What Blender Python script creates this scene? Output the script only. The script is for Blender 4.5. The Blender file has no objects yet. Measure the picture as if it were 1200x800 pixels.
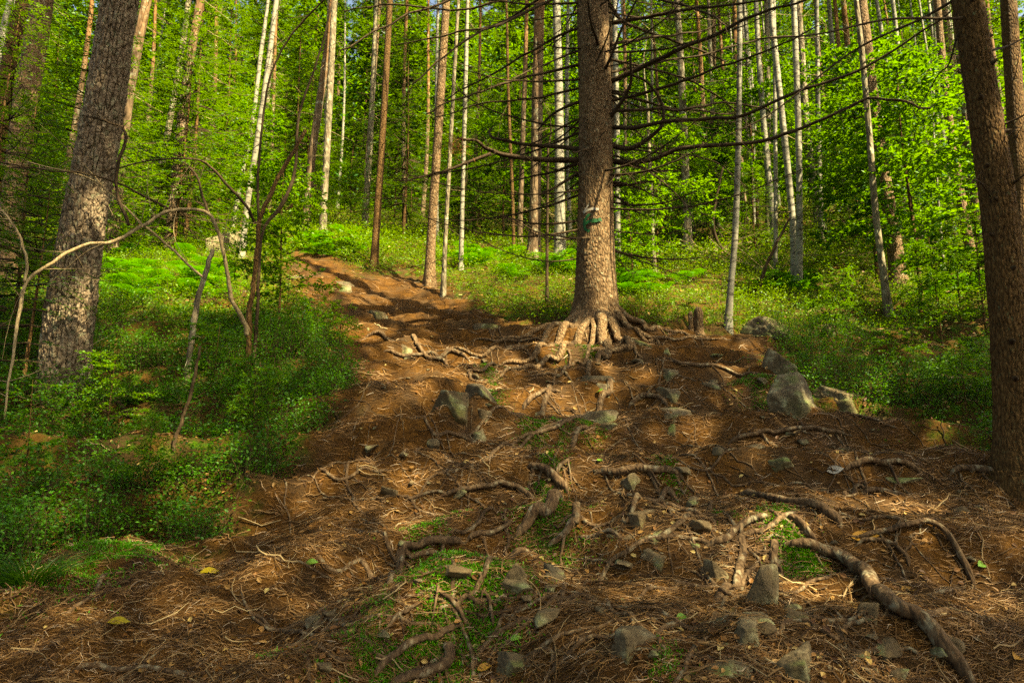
import bpy, math
import numpy as np
from mathutils import Vector, Matrix, Quaternion

# ------------------------------------------------------------------ camera, sky, sun, exposure
scene = bpy.context.scene
COL = scene.collection
FPX, CAM_Z = 800.0, 1.5
PITCH = math.radians(9.0)
cam_data = bpy.data.cameras.new('camera')
cam_data.sensor_width = 36.0
cam_data.lens = 24.0
cam_data.clip_start = 0.05
cam_data.clip_end = 600.0
cam = bpy.data.objects.new('camera', cam_data)
cam.location = (0, 0, CAM_Z)
cam.rotation_euler = (math.radians(90) + PITCH, 0, 0)
COL.objects.link(cam)
scene.camera = cam

SUN = np.array([0.46, -0.40, 0.79]); SUN /= np.linalg.norm(SUN)
SUN_EL = math.asin(SUN[2])
SUN_ROT = math.atan2(SUN[0], SUN[1])
world = bpy.data.worlds.new('World')
scene.world = world
world.use_nodes = True
wnt = world.node_tree
wnt.nodes.clear()
sky = wnt.nodes.new('ShaderNodeTexSky')
sky.sky_type = 'NISHITA'
sky.sun_disc = False
sky.air_density = 0.8
sky.dust_density = 4.0
sky.ozone_density = 0.3
sky.sun_elevation = SUN_EL
sky.sun_rotation = SUN_ROT
wbg = wnt.nodes.new('ShaderNodeBackground')
wbg.inputs['Strength'].default_value = 0.068
wout = wnt.nodes.new('ShaderNodeOutputWorld')
wnt.links.new(sky.outputs[0], wbg.inputs['Color'])
wnt.links.new(wbg.outputs[0], wout.inputs['Surface'])

sun_data = bpy.data.lights.new('sun', 'SUN')
sun_data.energy = 5.0
sun_data.angle = math.radians(0.6)
sun_data.color = (1.0, 0.90, 0.68)
sun = bpy.data.objects.new('sun', sun_data)
sun.rotation_euler = Vector(-SUN).to_track_quat('-Z', 'Y').to_euler()
sun.location = (10, -4, 25)
COL.objects.link(sun)

scene.view_settings.view_transform = 'Standard'
scene.view_settings.look = 'None'
scene.view_settings.exposure = 2.58
scene.view_settings.gamma = 1.0
scene.view_settings.use_white_balance = True
scene.view_settings.white_balance_temperature = 7600
scene.view_settings.white_balance_tint = 0
scene.view_settings.use_curve_mapping = False
scene.cycles.max_bounces = 5
scene.cycles.diffuse_bounces = 3
scene.cycles.glossy_bounces = 1
scene.cycles.transmission_bounces = 2
scene.cycles.transparent_max_bounces = 4
scene.cycles.use_denoising = False
scene.cycles.caustics_reflective = False
scene.cycles.caustics_refractive = False

RNG = np.random.default_rng(7)

# ------------------------------------------------------------------ pixels (photo, 1200x800) <-> rays
CP, SP = math.cos(PITCH), math.sin(PITCH)
def ray(u, v):
    a = (np.asarray(u, float) - 600) / FPX
    b = (400 - np.asarray(v, float)) / FPX
    return a, CP - b * SP, SP + b * CP
def at_depth(u, v, Y):
    a, y, z = ray(u, v)
    t = Y / y
    return np.stack([a * t, y * t, CAM_Z + z * t], -1)
def to_px(p):
    p = np.asarray(p, float)
    x, y, z = p[..., 0], p[..., 1], p[..., 2] - CAM_Z
    f = y * CP + z * SP
    up = -y * SP + z * CP
    f = np.where(f < 0.05, 0.05, f)
    return 600 + FPX * x / f, 400 - FPX * up / f

# ------------------------------------------------------------------ noise
def _h(ix, iy, iz, seed):
    h = (ix * 374761393 + iy * 668265263 + iz * 1440662683 + seed * 974711) & 0xffffffff
    h = ((h ^ (h >> 13)) * 1274126177) & 0xffffffff
    h = ((h ^ (h >> 15)) * 2246822519) & 0xffffffff
    return ((h ^ (h >> 16)) & 0xffffff) / float(0xffffff)
def vnoise(x, y, z=None, seed=0):
    x = np.asarray(x, float); y = np.asarray(y, float)
    ix = np.floor(x).astype(np.int64); iy = np.floor(y).astype(np.int64)
    fx = x - ix; fy = y - iy
    sx = fx * fx * (3 - 2 * fx); sy = fy * fy * (3 - 2 * fy)
    def layer(iz):
        a = _h(ix, iy, iz, seed); b = _h(ix + 1, iy, iz, seed)
        c = _h(ix, iy + 1, iz, seed); d = _h(ix + 1, iy + 1, iz, seed)
        return (a * (1 - sx) + b * sx) * (1 - sy) + (c * (1 - sx) + d * sx) * sy
    if z is None:
        return layer(0) * 2 - 1
    z = np.asarray(z, float)
    iz = np.floor(z).astype(np.int64); fz = z - iz; sz = fz * fz * (3 - 2 * fz)
    return (layer(iz) * (1 - sz) + layer(iz + 1) * sz) * 2 - 1
def fbm(x, y, z=None, o=4, seed=0):
    s = 0; a = 1.0; t = 0
    for i in range(o):
        f = 2.03 ** i
        s = s + a * vnoise(x * f + i * 7.3, y * f - i * 3.1, None if z is None else z * f + i * 1.7, seed + i)
        t += a; a *= 0.5
    return s / t
def cellular(x, y, seed=0):
    ix = np.floor(x).astype(np.int64); iy = np.floor(y).astype(np.int64)
    f1 = np.full(x.shape, 9.0); f2 = np.full(x.shape, 9.0); cid = np.zeros(x.shape)
    for dx in (-1, 0, 1):
        for dy in (-1, 0, 1):
            cx, cy = ix + dx, iy + dy
            px = cx + 0.15 + 0.7 * _h(cx, cy, 1, seed); py = cy + 0.15 + 0.7 * _h(cx, cy, 2, seed)
            d = np.hypot(px - x, py - y)
            near = d < f1
            f2 = np.where(near, f1, np.minimum(f2, d))
            cid = np.where(near, _h(cx, cy, 3, seed), cid)
            f1 = np.where(near, d, f1)
    return f1, f2, cid

# ------------------------------------------------------------------ mesh plumbing
def new_mesh(name, V, faces, mats, smooth=False, attrs=None, mat_index=None):
    """faces: list of (N,k) int arrays"""
    me = bpy.data.meshes.new(name)
    V = np.ascontiguousarray(V, dtype=np.float32)
    faces = [np.ascontiguousarray(f, dtype=np.int32) for f in faces if len(f)]
    me.vertices.add(len(V)); me.vertices.foreach_set('co', V.ravel())
    loops = np.concatenate([f.ravel() for f in faces])
    tot = np.concatenate([np.full(len(f), f.shape[1], np.int32) for f in faces])
    start = np.concatenate([[0], np.cumsum(tot)[:-1]]).astype(np.int32)
    me.loops.add(len(loops)); me.loops.foreach_set('vertex_index', loops)
    me.polygons.add(len(tot)); me.polygons.foreach_set('loop_start', start)
    me.polygons.foreach_set('use_smooth', np.full(len(tot), smooth, dtype=bool))
    for m in (mats if isinstance(mats, (list, tuple)) else [mats]):
        me.materials.append(m)
    if mat_index is not None:
        me.polygons.foreach_set('material_index', np.asarray(mat_index, dtype=np.int32))
    for k, a in (attrs or {}).items():
        at = me.attributes.new(k, 'FLOAT', 'POINT')
        at.data.foreach_set('value', np.ascontiguousarray(a, dtype=np.float32))
    me.update(calc_edges=True)
    return me
def link(name, me, parent=None, loc=None):
    o = bpy.data.objects.new(name, me)
    COL.objects.link(o)
    if parent is not None:
        o.parent = parent
    if loc is not None:
        o.location = loc
    return o
def thing(name, label, cat, loc=(0, 0, 0), group=None):
    o = bpy.data.objects.new(name, None)
    o.empty_display_size = 0.1
    COL.objects.link(o)
    o.location = loc
    return tag(o, label, cat, group)
def tag(o, label, cat, group=None):
    o['label'] = label; o['category'] = cat
    if group: o['group'] = group
    return o
def kind(o, k, label=None):
    o['kind'] = k
    if label: o['label'] = label
    return o

class Geo:
    def __init__(self):
        self.V = []; self.F = []; self.n = 0; self.A = {}
    def add(self, V, F, **attrs):
        V = np.asarray(V, float)
        self.V.append(V)
        for f in F:
            if len(f): self.F.append(np.asarray(f) + self.n)
        for k, a in attrs.items():
            self.A.setdefault(k, []).append(np.broadcast_to(a, (len(V),)))
        self.n += len(V)
    def mesh(self, name, mat, smooth=False, origin=(0, 0, 0)):
        V = np.concatenate(self.V) - np.asarray(origin, float)
        byk = {}
        for f in self.F: byk.setdefault(f.shape[1], []).append(f)
        return new_mesh(name, V, [np.concatenate(x) for x in byk.values()], mat, smooth,
                        {k: np.concatenate(a) for k, a in self.A.items()})

def catmull(P, n):
    P = np.asarray(P, float)
    if len(P) == 2:
        t = np.linspace(0, 1, n)[:, None]
        return P[0] * (1 - t) + P[1] * t
    Q = np.vstack([2 * P[0] - P[1], P, 2 * P[-1] - P[-2]])
    s = np.linspace(0, len(P) - 1 - 1e-9, n)
    i = np.floor(s).astype(int); t = (s - i)[:, None]
    a, b, c, d = Q[i], Q[i + 1], Q[i + 2], Q[i + 3]
    return 0.5 * (2 * b + (c - a) * t + (2 * a - 5 * b + 4 * c - d) * t ** 2 + (3 * b - a - 3 * c + d) * t ** 3)
def norm(a):
    return a / np.maximum(np.linalg.norm(a, axis=-1, keepdims=True), 1e-9)
def tube(P, R, ns=8, disp=None, cap=True, flat=1.0):
    """tube along P (n,3) with radii R; disp(angle grid, length grid) adds to the radius"""
    P = np.asarray(P, float); n = len(P)
    R = np.broadcast_to(np.asarray(R, float), (n,))
    T = norm(np.gradient(P, axis=0))
    up = np.array([0, 0, 1.0]) if abs(T[0, 2]) < 0.8 else np.array([0, -1.0, 0])
    N = np.zeros_like(P); v = norm(np.cross(up, T[0]))
    for i in range(n):
        v = v - T[i] * np.dot(v, T[i]); v = v / max(np.linalg.norm(v), 1e-9)
        N[i] = v
    B = np.cross(T, N)
    ang = np.linspace(0, 2 * math.pi, ns, endpoint=False)
    L = np.concatenate([[0], np.cumsum(np.linalg.norm(np.diff(P, axis=0), axis=1))])
    rr = np.repeat(R[:, None], ns, 1)
    if disp is not None:
        rr = rr + disp(*np.meshgrid(ang, L), rr)
    V = P[:, None] + rr[..., None] * (np.cos(ang)[None, :, None] * N[:, None] + flat * np.sin(ang)[None, :, None] * B[:, None])
    V = V.reshape(-1, 3)
    i = np.arange(n - 1)[:, None] * ns; j = np.arange(ns)[None]
    j2 = (j + 1) % ns
    F = np.stack([i + j, i + j2, i + ns + j2, i + ns + j], -1).reshape(-1, 4)
    out = [F]
    if cap:
        V = np.vstack([V, P[0] - T[0] * R[0] * 0.25, P[-1] + T[-1] * R[-1] * 0.25])
        a = np.arange(ns); b = (a + 1) % ns
        out.append(np.stack([b, a, np.full(ns, n * ns)], -1))
        out.append(np.stack([a + (n - 1) * ns, b + (n - 1) * ns, np.full(ns, n * ns + 1)], -1))
    return V, out
def blades(pos, d, nrm, L, W, fold=0.0):
    """rhombic leaves / needles, one quad each"""
    d = norm(d); s = norm(np.cross(d, nrm)); m = norm(np.cross(s, d))
    L = np.broadcast_to(L, (len(pos),))[:, None]; W = np.broadcast_to(W, (len(pos),))[:, None]
    mid = pos + d * L * 0.45
    V = np.stack([pos, mid + s * W / 2 + m * W * fold, pos + d * L, mid - s * W / 2 + m * W * fold], 1).reshape(-1, 3)
    F = np.arange(len(pos) * 4).reshape(-1, 4)
    return V, F
def leaves6(pos, d, nrm, L, W):
    d = norm(d); s = norm(np.cross(d, nrm)); m = norm(np.cross(s, d))
    L = np.broadcast_to(L, (len(pos),))[:, None]; W = np.broadcast_to(W, (len(pos),))[:, None]
    q = 0.10 * L
    V = np.stack([pos, pos + d * L * .28 + s * W * .5 + m * q, pos + d * L * .68 + s * W * .38 + m * q * .8, pos + d * L - m * q * .5,
                  pos + d * L * .68 - s * W * .38 + m * q * .8, pos + d * L * .28 - s * W * .5 + m * q], 1).reshape(-1, 3)
    b = np.arange(len(pos))[:, None] * 6
    F = np.concatenate([b + np.array([[0, 1, 2, 3]]), b + np.array([[0, 3, 4, 5]])])
    return V, F
def strips(pos, d, nrm, L, W, bend, K=4):
    """thin curved ribbons lying along d"""
    n = len(pos)
    d = norm(d); s = norm(np.cross(d, nrm))
    L = np.broadcast_to(L, (n,))[:, None]; W = np.broadcast_to(W, (n,))[:, None]; bend = np.broadcast_to(bend, (n,))[:, None]
    rows = []
    for k in range(K):
        t = k / (K - 1) - 0.5
        c = pos + d * L * t + s * bend * L * (4 * t * t - 1) * 0.5
        w = W * (1 - 0.5 * abs(2 * t))
        rows += [c - s * w / 2, c + s * w / 2]
    V = np.stack(rows, 1).reshape(-1, 3)
    b = np.arange(n)[:, None] * (2 * K)
    F = np.concatenate([b + np.array([[2 * k, 2 * k + 1, 2 * k + 3, 2 * k + 2]]) for k in range(K - 1)])
    return V, F
def rand_unit(n, rng):
    return norm(rng.normal(size=(n, 3)))

# ------------------------------------------------------------------ materials
def rich(c, k=1.3):
    L = .3 * c[0] + .6 * c[1] + .1 * c[2]
    return tuple(max(.0012, L + (x - L) * k) for x in c)
class M:
    def __init__(self, name):
        self.m = bpy.data.materials.new(name); self.m.use_nodes = True
        self.t = self.m.node_tree; self.t.nodes.clear()
        self.out = self.n('ShaderNodeOutputMaterial')
    def n(self, typ, **kw):
        x = self.t.nodes.new(typ)
        for k, v in kw.items(): setattr(x, k, v)
        return x
    def l(self, a, b): self.t.links.new(a, b)
    def coord(self, scale=(1, 1, 1), src='Object'):
        tc = self.n('ShaderNodeTexCoord'); mp = self.n('ShaderNodeMapping')
        self.l(tc.outputs[src], mp.inputs[0]); mp.inputs['Scale'].default_value = scale
        return mp.outputs[0]
    def noise(self, vec, scale, detail=4, rough=0.6):
        x = self.n('ShaderNodeTexNoise'); self.l(vec, x.inputs['Vector'])
        x.inputs['Scale'].default_value = scale; x.inputs['Detail'].default_value = detail; x.inputs['Roughness'].default_value = rough
        return x.outputs['Fac']
    def voro(self, vec, scale, feature='F1', out='Distance'):
        x = self.n('ShaderNodeTexVoronoi', feature=feature); self.l(vec, x.inputs['Vector'])
        x.inputs['Scale'].default_value = scale
        return x.outputs[out]
    def ramp(self, fac, stops):
        x = self.n('ShaderNodeValToRGB'); self.l(fac, x.inputs[0])
        e = x.color_ramp.elements
        while len(e) < len(stops): e.new(0.5)
        for i, (p, c) in enumerate(stops):
            e[i].position = p
            e[i].color = (c, c, c, 1) if isinstance(c, (int, float)) else (*rich(c), 1)
        return x.outputs[0]
    def mix(self, fac, a, b, mode='MIX'):
        x = self.n('ShaderNodeMix', data_type='RGBA', blend_type=mode)
        if isinstance(fac, (int, float)): x.inputs[0].default_value = fac
        else: self.l(fac, x.inputs[0])
        for s, i in ((a, 6), (b, 7)):
            if isinstance(s, tuple): x.inputs[i].default_value = (*rich(s), 1)
            else: self.l(s, x.inputs[i])
        return x.outputs[2]
    def attr(self, name):
        x = self.n('ShaderNodeAttribute', attribute_name=name)
        return x.outputs['Fac']
    def island(self):
        return self.n('ShaderNodeNewGeometry').outputs['Random Per Island']
    def objrand(self):
        return self.n('ShaderNodeObjectInfo').outputs['Random']
    def math(self, op, a, b=0.0):
        x = self.n('ShaderNodeMath', operation=op)
        for s, i in ((a, 0), (b, 1)):
            if isinstance(s, (int, float)): x.inputs[i].default_value = s
            else: self.l(s, x.inputs[i])
        return x.outputs[0]
    def bump(self, h, strength, dist=0.02):
        x = self.n('ShaderNodeBump'); self.l(h, x.inputs['Height'])
        x.inputs['Strength'].default_value = strength; x.inputs['Distance'].default_value = dist
        return x.outputs[0]
    def principled(self, col, rough=0.8, spec=0.25, normal=None):
        p = self.n('ShaderNodeBsdfPrincipled')
        if isinstance(col, tuple): p.inputs['Base Color'].default_value = (*col, 1)
        else: self.l(col, p.inputs['Base Color'])
        if isinstance(rough, (int, float)): p.inputs['Roughness'].default_value = rough
        else: self.l(rough, p.inputs['Roughness'])
        p.inputs['Specular IOR Level'].default_value = spec
        if normal is not None: self.l(normal, p.inputs['Normal'])
        return p.outputs[0]
    def done(self, sh):
        self.l(sh, self.out.inputs['Surface']); return self.m

def leaf_mat(name, stops, trans=0.45, tcol=(0.12, 0.22, 0.01), rough=0.5, spec=0.3, patch=0.35, objvar=True):
    m = M(name)
    r = m.island()
    v = m.coord()
    nz = m.noise(v, patch, 2)
    f = m.math('ADD', m.math('MULTIPLY', r, 0.6), m.math('MULTIPLY', nz, 0.4))
    if objvar:
        f = m.math('ADD', m.math('MULTIPLY', f, 0.6), m.math('MULTIPLY', m.objrand(), 0.4))
    c = m.ramp(f, stops)
    p = m.principled(c, rough, spec)
    t = m.n('ShaderNodeBsdfTranslucent')
    m.l(m.mix(0.55, c, tcol), t.inputs['Color'])
    mx = m.n('ShaderNodeMixShader'); mx.inputs[0].default_value = trans
    m.l(p, mx.inputs[1]); m.l(t.outputs[0], mx.inputs[2])
    return m.done(mx.outputs[0])

MAT = {}
MAT['spruce_leaf'] = leaf_mat('spruce_foliage', [(0.25, (0.010, 0.032, 0.007)), (0.5, (0.040, 0.095, 0.011)), (0.8, (0.125, 0.20, 0.016))], 0.4, (0.15, 0.22, 0.008))
MAT['bright_leaf'] = leaf_mat('broadleaf_foliage', [(0.25, (0.016, 0.060, 0.008)), (0.5, (0.062, 0.15, 0.012)), (0.8, (0.175, 0.27, 0.016))], 0.5, (0.18, 0.28, 0.008))
MAT['shade_canopy_leaf'] = leaf_mat('shade_canopy_foliage', [(0.2, (0.02, 0.06, 0.006)), (0.8, (0.06, 0.12, 0.012))], 0.2)  # for the unseen leaf clumps added overhead as shade
MAT['bilberry'] = leaf_mat('bilberry_leaves', [(0.15, (0.022, 0.060, 0.006)), (0.5, (0.050, 0.12, 0.008)), (0.85, (0.115, 0.20, 0.014))], 0.4, patch=0.9)
MAT['herb'] = leaf_mat('herb_leaves', [(0.15, (0.038, 0.09, 0.008)), (0.5, (0.088, 0.155, 0.012)), (0.85, (0.19, 0.25, 0.03))], 0.4, (0.17, 0.24, 0.01), patch=0.8)
MAT['fern'] = leaf_mat('fern_fronds', [(0.15, (0.05, 0.12, 0.010)), (0.55, (0.095, 0.19, 0.016)), (0.85, (0.17, 0.27, 0.03))], 0.45, (0.13, 0.30, 0.02))
MAT['moss'] = leaf_mat('moss_tufts', [(0.15, (0.03, 0.085, 0.004)), (0.5, (0.07, 0.17, 0.006)), (0.85, (0.13, 0.25, 0.010))], 0.25, patch=3.0)
MAT['grass'] = leaf_mat('grass_blades', [(0.2, (0.022, 0.058, 0.010)), (0.8, (0.075, 0.13, 0.02))], 0.35)

def bark_mat(name, dark, mid, light, vs, crack=0.5, lichen=None, lich_amt=0.62, bump=0.7, dist=0.02, upper=None, upz=(3.0, 6.0), zs=.35):
    m = M(name)
    v = m.coord((1, 1, zs))
    n1 = m.noise(v, vs * 1.3, 5, 0.65)
    cr = m.voro(v, vs, 'DISTANCE_TO_EDGE')
    big = m.noise(m.coord(), 1.7, 3)
    c = m.ramp(n1, [(0.3, dark), (0.5, mid), (0.72, light)])
    c = m.mix(m.math('MULTIPLY', m.ramp(cr, [(0.0, 1.0), (0.16, 0.0)]), crack), c, tuple(x * 0.35 for x in dark))
    if upper:
        g = m.n('ShaderNodeSeparateXYZ'); m.l(m.coord(), g.inputs[0])
        mr = m.n('ShaderNodeMapRange'); m.l(g.outputs[2], mr.inputs[0])
        mr.inputs[1].default_value = upz[0]; mr.inputs[2].default_value = upz[1]
        c = m.mix(mr.outputs[0], c, m.mix(n1, tuple(x * 0.6 for x in upper), tuple(min(1, x * 1.3) for x in upper)))
    if lichen:
        ln = m.noise(m.coord((1, 1, 0.7)), vs * 0.7, 6, 0.7)
        c = m.mix(m.ramp(ln, [(lich_amt - 0.06, 0.0), (lich_amt + 0.05, 0.75)]), c, lichen)
    c = m.mix(0.35, c, m.ramp(big, [(0.3, 0.45), (0.7, 1.0)]), 'MULTIPLY')
    h = m.math('ADD', m.math('MULTIPLY', n1, 0.6), m.math('MULTIPLY', m.ramp(cr, [(0.0, 0.0), (0.25, 1.0)]), 0.7))
    return m.done(m.principled(c, 0.88, 0.15, m.bump(h, bump, dist)))

MAT['pine_bark'] = bark_mat('pine_bark', (0.045, 0.030, 0.019), (0.155, 0.115, 0.08), (0.31, 0.25, 0.18), 26, 0.25, (0.24, 0.235, 0.16), 0.6, zs=.7)
MAT['spruce_bark'] = bark_mat('spruce_bark', (0.045, 0.027, 0.014), (0.13, 0.083, 0.048), (0.29, 0.21, 0.135), 34, 0.3, (0.32, 0.30, 0.21), 0.63)
MAT['dark_bark'] = bark_mat('dark_spruce_bark', (0.04, 0.022, 0.010), (0.095, 0.055, 0.026), (0.16, 0.10, 0.05), 40, 0.35, (0.16, 0.18, 0.10), 0.66)
MAT['far_pine'] = bark_mat('orange_pine_bark', (0.05, 0.034, 0.022), (0.12, 0.082, 0.053), (0.21, 0.155, 0.105), 9, 0.35, (0.33, 0.33, 0.24), 0.62, upper=(0.17, 0.092, 0.045), upz=(4.0, 8.0))
MAT['grey_bark'] = bark_mat('grey_bark', (0.07, 0.054, 0.036), (0.16, 0.13, 0.09), (0.28, 0.24, 0.17), 12, 0.3, (0.40, 0.40, 0.28), 0.6)
MAT['root_bark'] = bark_mat('root_bark', (0.026, 0.016, 0.010), (0.078, 0.050, 0.030), (0.165, 0.115, 0.072), 24, 0.08, (0.24, 0.21, 0.145), 0.60, dist=0.014)
MAT['twig_bark'] = bark_mat('dead_twig_bark', (0.02, 0.012, 0.007), (0.042, 0.028, 0.016), (0.085, 0.06, 0.036), 60, 0.0, (0.12, 0.125, 0.08), 0.68, 0.3, 0.004)
MAT['pale_twig'] = bark_mat('pale_dead_twig', (0.10, 0.07, 0.04), (0.24, 0.18, 0.11), (0.36, 0.29, 0.19), 50, 0.0, None, 0.6, 0.3, 0.004)
def birch_mat():
    m = M('birch_bark')
    v = m.coord((1, 1, 3.2))
    n1 = m.noise(v, 5.5, 4, 0.7)
    n2 = m.noise(m.coord((1, 1, 0.4)), 9, 3)
    base = m.ramp(n2, [(0.3, (0.12, 0.105, 0.078)), (0.7, (0.26, 0.24, 0.185))])
    c = m.mix(m.ramp(n1, [(0.52, 0.0), (0.6, 0.92)]), base, (0.035, 0.028, 0.02))
    return m.done(m.principled(c, 0.7, 0.2, m.bump(n1, 0.3, 0.01)))
MAT['birch'] = birch_mat()
def rock_mat():
    m = M('mossy_rock')
    v = m.coord()
    n1 = m.noise(v, 7, 8, 0.7); n2 = m.noise(v, 2.2, 3); n3 = m.noise(v, 75, 5, 0.7)
    c = m.ramp(n1, [(0.3, (0.036, 0.027, 0.016)), (0.5, (0.115, 0.090, 0.056)), (0.7, (0.29, 0.245, 0.165))])
    c = m.mix(m.math('MULTIPLY', m.objrand(), 0.5), c, (0.085, 0.052, 0.025))
    geo = m.n('ShaderNodeNewGeometry'); sep = m.n('ShaderNodeSeparateXYZ'); m.l(geo.outputs['Normal'], sep.inputs[0])
    c = m.mix(0.55, c, m.ramp(n3, [(0.32, 0.35), (0.62, 1.0)]), 'MULTIPLY')
    li = m.ramp(m.noise(v, 13, 6, 0.7), [(0.55, 0.0), (0.66, 0.7)])
    c = m.mix(li, c, (0.26, 0.25, 0.16))
    mo = m.math('MULTIPLY', m.ramp(n2, [(0.48, 0.0), (0.6, 1.0)]), m.ramp(sep.outputs[2], [(0.1, 0.1), (0.8, 0.55)]))
    c = m.mix(mo, c, m.mix(n3, (0.035, 0.07, 0.006), (0.10, 0.17, 0.012)))
    h = m.math('ADD', n1, m.math('MULTIPLY', n3, 0.35))
    return m.done(m.principled(c, 0.85, 0.25, m.bump(h, 0.7, 0.03)))
MAT['rock'] = rock_mat()
def ground_mat():
    m = M('forest_floor')
    v = m.coord()
    p = m.attr('path')
    fine = m.noise(v, 55, 6, 0.75)
    med = m.noise(v, 7, 5, 0.65)
    big = m.noise(v, 0.8, 3)
    vs = m.n('ShaderNodeMapping'); m.l(v, vs.inputs[0]); vs.inputs['Scale'].default_value = (1, 3.0, 1)
    st = m.noise(vs.outputs[0], 60, 4, 0.8)
    litter = m.ramp(m.math('ADD', m.math('MULTIPLY', fine, 0.5), m.math('MULTIPLY', st, 0.5)),
                    [(0.33, (0.0151, 0.0072, 0.0033)), (0.48, (0.0584, 0.0288, 0.0110)), (0.6, (0.1169, 0.0624, 0.0264)), (0.72, (0.2062, 0.1320, 0.0661))])
    litter = m.mix(m.ramp(med, [(0.35, 0.65), (0.6, 0.0)]), litter, (0.0222, 0.0112, 0.0054))
    moss = m.ramp(fine, [(0.35, (0.012, 0.03, 0.003)), (0.55, (0.045, 0.085, 0.006)), (0.7, (0.10, 0.15, 0.014))])
    litter = m.mix(m.ramp(m.noise(v, 2.3, 5, 0.7), [(0.46, 0.0), (0.62, 0.8)]), litter, m.mix(fine, (0.018, 0.011, 0.006), (0.075, 0.05, 0.03)))
    soil = m.mix(m.ramp(med, [(0.36, 0.0), (0.5, 1.0)]), moss, m.mix(0.3, litter, (0.03, 0.028, 0.006)))
    c = m.mix(p, soil, litter)
    h = m.math('ADD', m.math('MULTIPLY', fine, 0.5), m.math('ADD', m.math('MULTIPLY', med, 0.8), m.math('MULTIPLY', st, 0.5)))
    return m.done(m.principled(c, 0.95, 0.1, m.bump(h, 0.9, 0.03)))
MAT['ground'] = ground_mat()
def island_mat(name, stops, rough=0.8, spec=0.2):
    m = M(name)
    c = m.ramp(m.island(), stops)
    n = m.noise(m.coord(), 60, 3)
    c = m.mix(0.4, c, m.ramp(n, [(0.3, 0.5), (0.7, 1.0)]), 'MULTIPLY')
    return m.done(m.principled(c, rough, spec))
MAT['needle'] = island_mat('dry_needles', [(0.0, (0.0306, 0.0141, 0.0061)), (0.35, (0.0953, 0.0486, 0.0194)), (0.7, (0.1702, 0.0941, 0.0413)), (0.93, (0.2451, 0.1568, 0.0911)), (1.0, (0.3744, 0.2979, 0.2187))], 0.7, 0.25)
MAT['litter_twig'] = island_mat('fallen_twigs', [(0.0, (0.0259, 0.0144, 0.0072)), (0.5, (0.0888, 0.0520, 0.0252)), (0.85, (0.1776, 0.1160, 0.0630)), (1.0, (0.3108, 0.2400, 0.1440))], 0.8)
MAT['litter_leaf'] = island_mat('fallen_leaves', [(0.0, (0.0518, 0.0224, 0.0090)), (0.5, (0.1406, 0.0680, 0.0252)), (0.85, (0.2368, 0.1440, 0.0630)), (1.0, (0.3552, 0.2720, 0.1260))], 0.6, 0.3)
def flat_mat(name, col, rough=0.6, spec=0.25, var=0.3):
    m = M(name)
    n = m.noise(m.coord(), 45, 4)
    c = m.mix(var, col, m.ramp(n, [(0.3, tuple(x * 0.4 for x in col)), (0.7, col)]))
    return m.done(m.principled(c, rough, spec))
MAT['yellow_leaf'] = flat_mat('yellow_leaf', (0.26, 0.20, 0.025))
MAT['brown_leaf'] = flat_mat('tan_leaf', (0.27, 0.15, 0.05))
MAT['green_leaf'] = flat_mat('green_leaf', (0.10, 0.17, 0.04))
MAT['green_paint'] = flat_mat('green_paint', (0.006, 0.055, 0.014), 0.6, 0.25, 0.6)
MAT['white_paint'] = flat_mat('faded_white_paint', (0.33, 0.30, 0.25), 0.7, 0.2, 0.8)
MAT['rust_needles'] = island_mat('rust_brown_needles', [(0.0, (0.07, 0.028, 0.012)), (0.6, (0.16, 0.065, 0.03)), (1.0, (0.24, 0.12, 0.05))])
# ------------------------------------------------------------------ the terrain
CTRL_PX = [  # photo pixel and how far ahead of the camera the ground lies there
 (600,800,2.6),(100,800,2.6),(1100,800,2.6),(50,700,3.3),(300,700,3.35),(600,700,3.35),(900,700,3.3),(1150,700,3.4),
 (50,600,4.4),(250,600,4.5),(480,600,4.35),(700,600,4.3),(950,600,4.3),(1150,600,4.35),
 (460,552,4.85),(520,552,4.9),(440,486,5.35),(500,486,5.45),(580,500,5.6),(590,548,5.0),(650,548,5.1),(800,548,5.1),(950,540,5.15),(1180,540,5.3),
 (650,490,6.2),(800,490,6.2),(950,492,6.3),(1060,485,6.45),(1150,460,6.6),
 (100,480,5.9),(200,470,6.1),(300,440,6.6),(400,430,6.9),(500,440,6.9),
 (600,440,7.2),(700,440,7.3),(850,440,7.3),(950,430,7.6),
 (620,402,8.4),(700,397,8.9),(760,393,9.1),(860,397,9.2),(910,402,8.9),(1000,395,9.1),(1150,405,8.4),
 (430,400,8.2),(500,402,8.4),(380,400,8.0),
 (350,335,11.5),(450,352,11.8),(550,366,11.0),(620,371,10.6),(250,330,11),(150,360,9),(30,400,7.5),
 (400,300,15),(500,320,14.0),(640,332,13.2),(750,345,12.0),(850,350,12.0),(950,338,12.8),(1050,335,13.0),(1150,332,12.4),
 (300,280,17),(200,272,17),(60,285,15),(500,285,19),(640,290,18.5),(800,290,18),(950,272,19.5),(1100,280,18)]
C = [np.concatenate([at_depth(u, v, Y)]) for u, v, Y in CTRL_PX]
C += [np.array(p, float) for p in [(0,0,0),(-3,0,.1),(3,0,-.05),(0,1.3,.35),(0,-6,-1.5),(-6,-6,-1.2),(6,-6,-1.6),(-8,2,.8),(8,2,.4),
      (-9,5,1.9),(9,5,1.3),(-12,9,3.4),(12,9,2.9)]]
for Yf, zf in ((30, 12.4), (50, 21.7), (75, 33.3), (110, 49.5)):
    for xf in (-1.1, -0.5, 0, 0.5, 1.1):
        C.append(np.array([xf * Yf, Yf, zf + (1.5 if xf == -1.1 else 0) + 0.8 * math.sin(xf * 5 + Yf)]))
C = np.array(C)
def _U(r2): return np.where(r2 > 1e-12, 0.5 * r2 * np.log(np.maximum(r2, 1e-12)), 0)
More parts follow.
